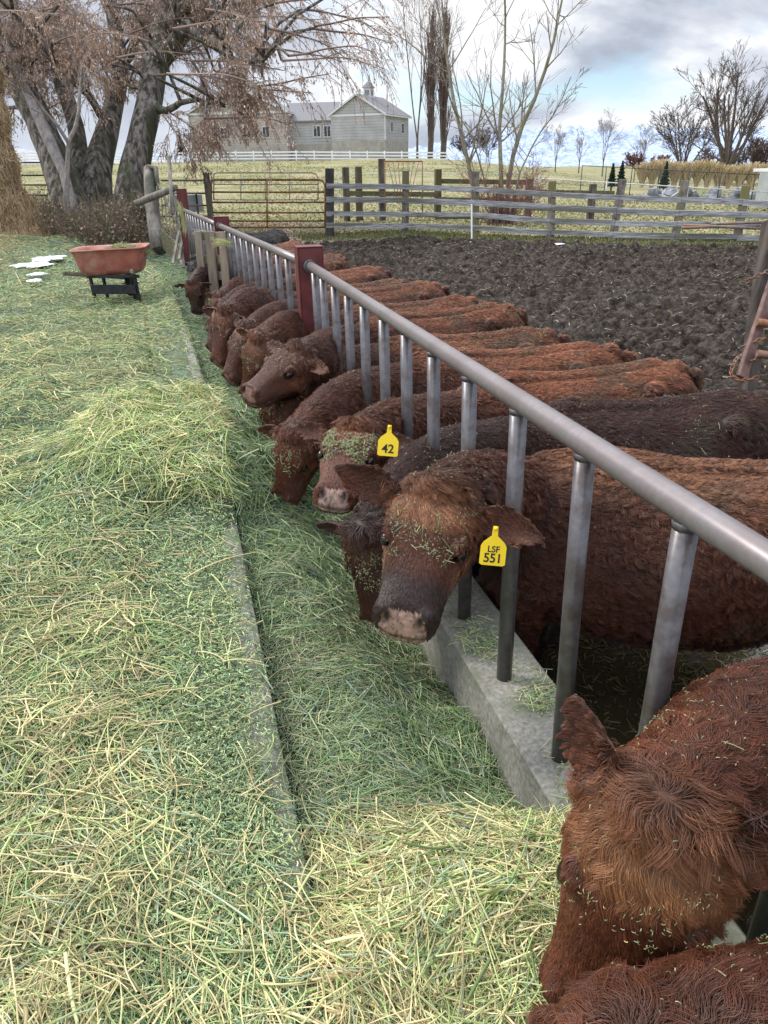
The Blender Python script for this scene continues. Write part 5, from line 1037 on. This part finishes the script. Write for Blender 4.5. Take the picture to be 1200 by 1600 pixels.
MB().tube([wc - ex * .03, wc + ex * .03], .115, 20).build('rim', M['blackpaint'], tyre); MB().tube([wc - ex * .12, wc + ex * .12], .012, 8).build('axle', M['greypipe'], tyre)
def fb_(n): a = rng.uniform(0, 6.28, n); r = np.sqrt(rng.random(n)); p = wp(0, 0, 0); return p[0] + .04 + .38 * r * np.cos(a) + .1, p[1] + .05 + .22 * r * np.sin(a)
scatter(1500, fb_, (.0012, .0025), (.05, .16), [(.30, .34, .16), (.44, .42, .22), (.2, .25, .12)], .35, 'barrow_hay', 'small heap of dry hay lying in the wheelbarrow tray', zf=lambda x, y: .60 + .12 * np.exp(-((x - wb[0] - .14) / .25) ** 2) + 0 * x)

# ================================================================== WOODEN PALLET LEANING ON THE RAIL
a0 = np.array([float(rail_x(10.3)) - .10, 10.55, .0]); a1 = np.array([float(rail_x(8.3)) - .10, 8.62, 0]); du = nrm(a1 - a0); Lp = 1.15
c0 = pt(322, 478, 9.35); t0 = pt(322, 342, 9.5)
t = empty('wooden_pallet', (float(c0[0]), float(c0[1]), 0), 0, 'weathered wooden pallet stood on end against the feed rail', 'pallet')
x0_, x1_ = 320, 351; dA, dB = 9.7, 8.9
def pp(u, v, off=0.0):      # u 0..1 along, v 0..1 up
    bt = np.array([.235 + .30 * u, 9.62 - .26 * u, -.16 + .05 * u]); tp = np.array([bt[0] + .03, bt[1] + .05, .99]); nn = nrm(np.array([-.6, -.8, .0]))
    return bt + (tp - bt) * v + nn * off
for k, u in enumerate((.03, .46, .92)):
    MB().beam(pp(u, .0), pp(u, 1.0), .10 if k != 1 else .12, .03, up=(.6, .8, 0), bev=.004).build('stringer', M['palletwood'], t)
for k, v in enumerate((.06, .22, .38, .55, .72, .95)):
    MB().beam(pp(-.02, v, -.04), pp(.98, v, -.04), .02, .095, bev=.003).build('slat', M['palletwood'], t)
def bundle(name, c_, n, L, lab, vert=False, r=.0013, mt='hay'):
    c_ = np.asarray(c_); P0 = c_ + rng.normal(0, .02, (n, 3)) * ([1, 1, 3] if vert else [1, 1, 1.0]); az = rng.uniform(-.5, .5, n) + (0 if not vert else 0); el = rng.normal(0, .18, n) if not vert else rng.normal(-1.35, .12, n)
    P = seg_strands(P0, az, el, rng.uniform(.6, 1.1, n) * L, 6, rng.normal(0, .7, n), .6); col_ = np.array([(.50, .52, .22), (.60, .60, .32), (.42, .43, .20)])[rng.integers(0, 3, n)]
    return tag(strands(name, P, np.full((n, 6), r), M['hay'], None, col_, 'CURVE'), lab, 'twine', 'old baling twine tied to the fence')
bundle('twine', pt(350, 379, 8.6), 60, .22, 'yellow green twine tied round the near board of the pallet')
bundle('twine', pt(316, 366, 9.1), 16, .18, 'small tuft of twine on the far board of the pallet')
bundle('twine', pt(287, 345, 13.5), 60, .50, 'long strands of twine hanging from the rail end by the far red post', True, .0016)

# ================================================================== OLD PLANKS, TUBS AND STAKES AT THE FAR END OF THE BUNK
t = empty('plank_gate', tuple(pt(262, 370, 17)), 0, 'tumbledown gate of thin upright grey planks beyond the far red post', 'gate'); d = 17.0
for k in range(7): x = 246 + k * 5.4; MB().beam(pt(x, 292 + k * 2, d - k * .25), pt(x + 6, 375 + k * 4, d - k * .25), .07, .02, up=(1, 0, 0), bev=.003).build('plank', M['rawwood'], t)
MB().beam(pt(243, 282, d), pt(281, 352, d - 1.4), .05, .10, bev=.004).build('brace', M['rawwood'], t)
MB().beam(pt(252, 372, d - .3), pt(288, 405, d - 2), .03, .42, bev=.004).build('kick_board', M['moss'], t)
t = empty('wood_post', tuple(pt(241, 390, 17)), 0, 'thick split grey post leaning beside the black tubs', 'post')
m_ = MB(); P = resamp(np.array([pt(248, 392, 16.8), pt(238, 330, 16.9), pt(232, 262, 17)]), 8); m_.tube(P, [.20, .17, .16, .15, .15, .14, .13, .11], 9); m_.build('shaft', M['rawwood'], t)
m_ = MB(); m_.tube([pt(231, 262, 16.95), pt(243, 262, 16.9), pt(249, 300, 16.8)], [.07, .06, .03], 7); m_.build('splinter', M['rawwood'], t)
t = empty('leaning_pole', tuple(pt(245, 310, 16)), 0, 'split log rail propped at a slant across the old post', 'pole')
MB().tube([pt(212, 318, 15.8), pt(245, 305, 15.6), pt(276, 293, 15.4)], [.07, .075, .06], 8).build('log', M['rawwood'], t); MB().tube([pt(264, 245, 15.2), pt(267, 300, 15.2), pt(270, 335, 15.2)], [.035, .04, .045], 7).build('stake', M['rawwood'], t)
t = empty('loose_stakes', tuple(pt(285, 400, 14)), 0, 'loose dark stakes and laths stacked against the near face of the far red post', 'stakes')
for a, b_ in (((283, 345), (270, 412)), ((277, 350), (288, 418)), ((291, 340), (280, 405)), ((296, 345), (300, 420)), ((301, 345), (312, 410))): MB().beam(pt(*a, 14.2), pt(*b_, 14.0), .05, .03, bev=.004).build('lath', M['rawwood'], t)
for k, (x, y, lb) in enumerate(((226, 362, 'lower black rubber feed tub under the old post'), (226, 338, 'upper black rubber feed tub resting on another one'))):
    c_ = pt(x, y, 18.6); t = empty('feed_tub', tuple(c_), 0, lb, 'tub', 'black tubs by the old post'); V = []; n = 24
    for r, z in ((.26, -.16), (.33, -.02), (.345, .10), (.37, .13), (.37, .16), (.345, .16), (.32, .02), (.25, -.10)): V += [c_ + (r * math.cos(q_ * 6.2832 / n), r * math.sin(q_ * 6.2832 / n), z * 1.3) for q_ in range(n)]
    MB().add(V, [(j * n + k_, j * n + (k_ + 1) % n, (j + 1) * n + (k_ + 1) % n, (j + 1) * n + k_) for j in range(7) for k_ in range(n)] + [tuple(range(n))[::-1], tuple(range(7 * n, 8 * n))], 0, True).build('tub', M['rubber'], t)
    MB().tube([c_ + (.36 * math.cos(q_), .36 * math.sin(q_), .0) for q_ in np.linspace(0, 6.283, 25)], .014, 6, cap=False).build('rim_band', M['rubber'], t)

# ================================================================== STRAW STACK, BRUSH, SAPLING
M['straw'] = noisy('old_straw', (.10, .065, .03), (.42, .28, .14), 22, .95, 1.0, .05, stretch=(1, 1, .35), c3=(.26, .17, .09), s2=1.5)
sx_ = 17.5; n = 40; V = []; nl_ = 36; cb = pt(-68, 400, 18.0)
def stack_r(z): return np.interp(z, [0, .5, 1.2, 2.4, 3.6, 5, 5.5], [2.35, 2.15, 1.80, 1.68, 1.72, 1.55, .4])
for j in range(nl_):
    z = 5.5 * j / (nl_ - 1); a = np.arange(n) * 6.28318 / n; rr__ = stack_r(z) * (1 + .10 * (fbm(a * 3 + 5, a * 0 + z * 1.3, 4, 4) - .5) * 2) + .06 * np.sin(z * 7); rr__[-1] = rr__[0] if False else rr__[-1]
    V.append(np.stack([cb[0] + rr__ * np.cos(a), cb[1] + rr__ * np.sin(a), 0 * a + z - .1], 1))
V = np.concatenate(V); t = empty('straw_stack', (float(cb[0]), float(cb[1]), 0), 0, 'tall brown stack of old straw at the left edge of the yard', 'straw stack')
MB().add(V, [(j * n + k, j * n + (k + 1) % n, (j + 1) * n + (k + 1) % n, (j + 1) * n + k) for j in range(nl_ - 1) for k in range(n)] + [tuple(range((nl_ - 1) * n, nl_ * n))], 0, True).build('core', M['straw'], t)
ns = 26000; a = rng.uniform(-2.6, 1.2, ns); z = 5.3 * rng.random(ns) ** 1.1; r = stack_r(z) * (1 + .10 * (fbm((a % 6.28318) * 3 + 5, z * 1.3, 4, 4) - .5) * 2) + .02 + .06 * np.sin(z * 7); P0 = np.stack([cb[0] + r * np.cos(a), cb[1] + r * np.sin(a), z - .1], 1)
P = seg_strands(P0, a + rng.normal(0, 1.0, ns), rng.normal(-.9, .45, ns), rng.uniform(.12, .45, ns), 4, rng.normal(0, .6, ns), .6)
strands('loose_straw', P, np.repeat(rng.uniform(.003, .006, ns)[:, None], 4, 1), M['hay'], t, np.array([(.52, .39, .23), (.38, .26, .14), (.62, .48, .30), (.24, .16, .09), (.46, .35, .22)])[rng.integers(0, 5, ns)], 'CURVE')
def fst(n): return rng.uniform(-6.5, -2.2, n), rng.uniform(10.5, 19, n)
scatter(16000, fst, (.002, .005), (.10, .40), [(.50, .36, .18), (.42, .32, .16), (.58, .46, .26), (.30, .28, .12)], .25, 'straw_litter', 'orange straw scattered round the foot of the straw stack', zf=lambda x, y: np.where(rng.random(len(x)) < sst(-2.6, -4.0, x + .06 * (y - 14)), hay_h(x, y), -.3))
T_ = Tree(); bp_ = pt(102, 318, 19.5); P = resamp(np.array([pt(102, 335, 19.5), pt(104, 290, 19.5), pt(107, 222, 19.5), pt(98, 205, 19.4), pt(70, 175, 19.3), pt(30, 120, 19)]), 9); P[0, 2] = 0; T_.limbs.append((P, np.linspace(.085, .02, 9)))
P2 = resamp(np.array([pt(107, 222, 19.5), pt(122, 190, 19.6), pt(126, 120, 19.9), pt(135, 60, 20)]), 8); T_.limbs.append((P2, np.linspace(.06, .015, 8)))
for q_ in (P, P2): T_.kids(q_[3:], np.full(len(q_) - 3, .025), 1.9, 0, [dict(wob=.1, up=.04, n=9, ang=.7, ratio=.6, rr=.5), dict(wob=.1, up=.02, n=5, ang=.6, ratio=.6, thin=.02), dict(wob=.1, up=0, n=3, ang=.6, ratio=.6, thin=.02), dict(wob=.1, up=0, n=0, ang=.6, ratio=.6, thin=.02)])
T_.build('sapling', 'slender pale grey sapling forking in front of the leaning willow trunk', M['barkpale'], TWP, bp_, 'tree', minr=.006)
# brush with dead leaves round the willow's foot
nb_ = 5200; x_ = rng.uniform(52, 232, nb_); base_ = np.array([ptz(x, 378 + rng.uniform(-14, 16) - 6 * abs(x - 150) / 80, .0) for x in x_]); hgt_ = .25 + .75 * fbm(x_ * .04, x_ * 0 + 3, 9, 3)
P = seg_strands(base_, rng.uniform(0, 6.28, nb_), rng.uniform(.6, 1.5, nb_), hgt_ * rng.uniform(.5, 1.6, nb_) * 1.15, 5, rng.normal(0, .9, nb_), .5); P = P + (base_ - P[:, 0])[:, None, :]
t = empty('brush_patch', tuple(ptz(150, 380, 0)), 0, 'tangle of dead stems and brown leaves round the foot of the willow', 'brush')
strands('stems', P, np.full((nb_, 5), .004) * np.linspace(1, .5, 5), M['leafy'], t, np.array([(.20, .15, .13), (.28, .20, .17), (.13, .10, .08), (.17, .20, .09)])[rng.integers(0, 4, nb_)], 'CURVE')
def leafmesh(name, b_, par, L0, L1, cols, mtl='leafy', droop=-.3):
    nl = len(b_); dn = nrm(rng.normal(0, 1, (nl, 3)) + np.array([0, 0, droop])); sx = nrm(np.cross(dn, rng.normal(0, 1, (nl, 3)))); Ll = rng.uniform(L0, L1, nl)[:, None]; V = np.stack([b_, b_ + dn * Ll * .5 + sx * Ll * .3, b_ + dn * Ll, b_ + dn * Ll * .5 - sx * Ll * .3], 1).reshape(-1, 3)
    me = bpy.data.meshes.new(name); me.vertices.add(len(V)); me.vertices.foreach_set('co', V.ravel()); me.loops.add(nl * 4); me.loops.foreach_set('vertex_index', np.arange(nl * 4)); me.polygons.add(nl); me.polygons.foreach_set('loop_start', np.arange(0, nl * 4, 4)); me.polygons.foreach_set('loop_total', np.full(nl, 4)); me.update()
    lc = np.array(cols)[rng.integers(0, len(cols), nl)] * rng.uniform(.6, 1.2, (nl, 1)); at = me.color_attributes.new('tint', 'FLOAT_COLOR', 'POINT'); at.data.foreach_set('color', np.repeat(np.concatenate([lc, np.ones((nl, 1))], 1), 4, 0).astype(np.float32).ravel()); return link(name, me, M[mtl], par)
i = rng.integers(0, nb_, 14000); tt = rng.uniform(.1, 1, 14000) * 4; j = np.minimum(tt.astype(int), 3); lb_ = P[i, j] + (P[i, j + 1] - P[i, j]) * (tt - j)[:, None]; leafmesh('dead_leaves', lb_, t, .04, .095, [(.34, .23, .18), (.44, .32, .26), (.24, .16, .13), (.50, .40, .34), (.17, .22, .09)])

# ================================================================== SNOW PATCHES
def snow(px_, py_, rx, ry, z, lab, d=None):
    c_ = ptz(px_, py_, z); n = 64; a = np.arange(n) * 6.28318 / n; V = [];
    for f_, h_ in ((1.0, -.01), (.93, .006), (.6, .014), (.2, .012)):
        r = f_ * (1 + .9 * (fbm(np.cos(a) * 3.2 + px_, np.sin(a) * 3.2, 3, 4) - .5) * 2); V.append(np.stack([c_[0] + rx * r * np.cos(a), c_[1] + ry * r * np.sin(a), 0 * a + z + h_], 1))
    V = np.concatenate(V); o = MB().add(V, [(j * n + k, j * n + (k + 1) % n, (j + 1) * n + (k + 1) % n, (j + 1) * n + k) for j in range(3) for k in range(n)] + [tuple(range(3 * n, 4 * n))], 0, True).build('snow_patch', M['snow']); tag(o, lab, 'snow', 'last patches of snow')
snow(73, 403, .26, .40, .24, 'larger snow patch, farther of the two beside the straw stack'); snow(48, 413, .26, .36, .22, 'nearer snow patch beside the straw stack'); snow(58, 428, .11, .14, .19, 'small crumb of snow below the two patches'); snow(56, 438, .10, .12, .17, 'smallest crumb of snow left of the wheelbarrow')
snow(992, 491, .17, .10, -.44, 'lone white lump of snow in the middle of the mud'); snow(1102, 520, .05, .04, -.44, 'tiny bit of snow in the mud near the leaning pipe'); snow(873, 381, .14, .14, -.20, 'bit of snow at the mud edge below the fence'); snow(728, 378, .20, .15, -.20, 'snow lump beside the foot of the fence post')

# ================================================================== RIGHT-HAND GATE POST WITH PIPE AND CHAIN
d = 6.6; t = empty('gate_post', tuple(pt(1180, 590, d)), 0, 'dark weathered gate post cut by the right edge, wrapped with rusty chain', 'post')
bt = pt(1172, 596, d); bt[2] = -.55; tp = pt(1206, 345, d); MB().beam(bt, tp, .13, .13, bev=.015, up=(1, 0, 0)).build('shaft', noisy('old_dark_timber', (.03, .024, .02), (.12, .10, .085), 9, .9, .7, .01, stretch=(1, 1, .12)), t)
def chain(P, r=.012, w_=.022, par=None):
    s = np.linalg.norm(np.diff(P, axis=0), axis=1).sum(); n = int(s / (w_ * 1.9)); Q_ = resamp(P, n + 1); m_ = MB()
    for k in range(n):
        c_ = (Q_[k] + Q_[k + 1]) / 2; T = nrm(Q_[k + 1] - Q_[k]); u = nrm(np.cross(T, [0, .3, 1] if k % 2 else [1, .2, .1])); a = np.linspace(0, 6.283, 11); m_.tube(np.array([c_ + T * w_ * 1.35 * math.cos(q_) + u * w_ * .75 * math.sin(q_) for q_ in a]), .0055, 5, cap=False)
    return m_.build('chain', M['rust'], par)
for y, sg in ((430, .12), (532, .2), (560, .3)): 
    chain(resamp(np.array([pt(1216, y - 12, d - .25), pt(1185, y, d - .28), pt(1166 - (y - 430) * .08, y + 10, d - .18)]), 20), par=t)
chain(resamp(np.array([pt(1180, 540, d - .15), pt(1150, 560, d - .2), pt(1140, 585, d - .25), pt(1155, 596, d - .28), pt(1185, 590, d - .3)]), 20), par=t)
t = empty('pipe_brace', tuple(pt(1160, 590, d)), 0, 'rusty steel channel slanting up beside the gate post at the right edge', 'brace')
MB().beam(pt(1158, 590, d - .22), pt(1212, 430, d - .22), .10, .045, up=(0, 1, 0), bev=.005).build('channel', noisy('faded_maroon_steel', (.10, .05, .045), (.24, .15, .13), 8, .7, .3, .003), t)
for y in (503, 552): MB().tube([pt(1183, y, d - .3), pt(1240, y + 10, d - .3)], .032, 12).build('cross_pipe', M['rust'], t)
MB().box(pt(1215, 525, d - .1), (.16, 0, 0), (0, .03, 0), (0, 0, .07), bev=.004).build('board', M['rawwood'], t)

# ================================================================== BEHIND THE FENCE ON THE RIGHT
def fence_line(name, lab, pts, h, mats, step, r=.022, mesh_=True, top=True):
    t = empty(name, tuple(pts[0]), 0, lab, 'fence'); a, b_ = np.asarray(pts[0]), np.asarray(pts[1]); L = np.linalg.norm((b_ - a)[:2]); n = max(1, int(L / step)); m_ = MB()
    for k in range(n + 1):
        p = a + (b_ - a) * k / n; MB().tube([p - (0, 0, .3), p + (0, 0, h)], r, 8).build('fence_post', mats, t)
    MB().tube([a + (0, 0, h - .03), (a + b_) / 2 + (0, 0, h - .03), b_ + (0, 0, h - .03)], r * .8, 6).build('top_rail', mats, t)
    if mesh_:
        P = []
        m = int(L / .16)
        for k in range(m):
            for s_ in (-1, 1):
                u0 = k / m; u1 = u0 + s_ * h / L; 
                f0, f1 = 0, 1
                if u1 > 1: f1 = (1 - u0) / (u1 - u0); 
                if u1 < 0: f1 = (0 - u0) / (u1 - u0)
                P.append([a + (b_ - a) * u0, a + (b_ - a) * (u0 + (u1 - u0) * f1) + (0, 0, h * f1)])
        strands('wire_mesh', np.array(P), np.full((len(P), 2), .0016), M['leafy'], t, np.tile((.20, .22, .24), (len(P), 1)), 'CURVE')
    return t
galv = noisy('galvanised_pipe', (.40, .42, .45), (.58, .60, .64), 6, .45, .1, .002); M['galv'] = galv
a = pt(835, 306, 33); b_ = pt(1215, 335, 27); a[2] = zat(835, 306, a)[2]; fence_line('chain_link_fence', 'silvery chain link fence with a pale top rail behind the board fence', [a, b_], pt(835, 277, 33)[2] - a[2], galv, 2.6, .026)
a = pt(907, 292, 46); b_ = pt(1230, 318, 36); fence_line('chain_link_fence', 'dark chain link fence in front of the row of tan grasses', [a, b_], pt(907, 258, 46)[2] - a[2], M['blackpaint'], 1.9, .026)
a = pt(530, 318, 31); b_ = pt(840, 318, 31); fence_line('rail_fence', 'thin silvery pipe fence crossing the pasture behind the feeder frame', [a, b_], pt(600, 270, 31)[2] - pt(600, 318, 31)[2], galv, 2.7, .02, mesh_=False)
# spruces
def spruce(px_, yb, yt, d, lab):
    b_ = pt(px_, yb, d); h_ = pt(px_, yt, d)[2] - b_[2]; t = empty('spruce', tuple(b_), 0, lab, 'tree', 'small dark spruces'); MB().tube([b_ - (0, 0, .2), b_ + (0, 0, h_ * .5), b_ + (0, 0, h_)], [.06, .035, .012], 7).build('trunk', M['bark'], t)
    n = 1500; z = rng.random(n) ** .8; r = (1 - z) * h_ * .27 * (.5 + .5 * np.abs(np.sin(z * 26))) + .02; a = rng.uniform(0, 6.28, n); P0 = np.stack([b_[0] + 0 * a, b_[1] + 0 * a, b_[2] + h_ * (.05 + .93 * z)], 1); D = np.stack([np.cos(a), np.sin(a), -.25 + .5 * z], 1) * (r * rng.uniform(.5, 1.1, n))[:, None]
    tq = np.linspace(0, 1, 4)[None, :, None]; P = P0[:, None] + D[:, None] * tq + rng.normal(0, .02, (n, 4, 3)) * tq; strands('crown', P, np.repeat(np.array([.012, .022, .02, .006])[None], n, 0), M['leafy'], t, np.array([(.025, .05, .035), (.04, .07, .05), (.02, .035, .03)])[rng.integers(0, 3, n)], 'CURVE')
spruce(955, 292, 255, 43, 'left one of the pair of small spruces'); spruce(969, 292, 251, 43.5, 'right one of the pair of small spruces'); spruce(1037, 295, 252, 42, 'lone small spruce farther right of the pair'); spruce(284, 245, 205, 108, 'dark spruce seen through the willow left of the houses')
# ornamental grasses
for k, x in enumerate((1002, 1018, 1034, 1052, 1070, 1087, 1103, 1120, 1136, 1153, 1171, 1189)):
    b_ = pt(x, 293 + (x - 1000) * .03, 43); n = 420; h_ = 1.05 + .2 * rng.random(); a = rng.uniform(0, 6.28, n); P = seg_strands(b_ + rng.normal(0, .10, (n, 3)) * (1, 1, 0), a, rng.uniform(1.15, 1.55, n), rng.uniform(.5, 1.1, n) * h_ * 1.2, 5, rng.normal(0, .3, n), .55); P = P + (b_ - P[:, 0])[:, None] + rng.normal(0, .035, (n, 1, 3)) * (1, 1, 0)
    o = strands('ornamental_grass', P, np.full((n, 5), .016) * np.array([.6, .8, 1, 1.3, .8]), M['leafy'], None, np.array([(.56, .46, .29), (.66, .55, .36), (.46, .37, .23)])[rng.integers(0, 3, n)], 'CURVE')
    tag(o, 'tan feathery ornamental grass clump in the row behind the dark fence', 'grass clump', 'row of matching tan grass clumps')
# rocks
M['rock'] = noisy('grey_rock', (.10, .11, .12), (.25, .26, .28), 2.5, .9, .6, .05, c3=(.36, .38, .43), s2=1.6)
for k in range(26):
    x = 1000 + k * 8 + rng.uniform(-4, 4); b_ = pt(x, 308 + rng.uniform(-9, 6), 40 + rng.uniform(-1, 1)); m_ = MB(); m_.ball(b_, (rng.uniform(.25, .5), rng.uniform(.2, .4), rng.uniform(.15, .32)), 10); v = m_.v[0]; m_.v[0] = v + (np.stack([vn(v[:, 0] * 4, v[:, 2] * 4, q_) for q_ in (1, 2, 3)], 1) - .5) * .28
    m_.sm = [False] * len(m_.f); tag(m_.build('landscape_rock', M['rock']), 'grey white rock in the heap below the row of tan grasses', 'rock', 'rocks heaped below the tan grasses')
t = empty('white_shed', tuple(pt(1205, 320, 30)), 0, 'pale corner of a small metal shed at the right edge behind the fence', 'shed'); MB().box(pt(1256, 294, 30), (1.25, 0, 0), (0, 1.2, 0), (0, 0, .72), bev=.01).build('wall', noisy('pale_sheet_metal', (.30, .33, .33), (.38, .41, .41), 2, .6, .1), t); MB().box(pt(1256, 265, 30) + (0, 0, .0), (1.35, 0, 0), (0, 1.3, 0), (0, 0, .06), bev=.01).build('roof', M['trim'], t)
t = empty('pipe_pile', tuple(pt(1130, 355, 19.5)), 0, 'few loose grey pipes lying in the grass behind the right part of the board fence', 'pipes')
for a, b_ in (((1065, 356), (1200, 352)), ((1068, 352), (1190, 357)), ((1110, 350), (1205, 347))): MB().tube([pt(*a, 18.6), pt(*b_, 18.2)], .035, 8).build('pipe', M['greypipe'], t)
t = empty('white_stake', tuple(pt(737, 372, 18.2)), 0, 'thin white stake standing against the third fence post', 'stake'); MB().beam(pt(737, 373, 18.1), pt(737, 320, 18.1), .035, .035, bev=.003).build('shaft', M['trim'], t); MB().box(pt(737, 319.5, 18.1), (.02, 0, 0), (0, .02, 0), (0, 0, .012)).build('cap', M['vinyl'], t)
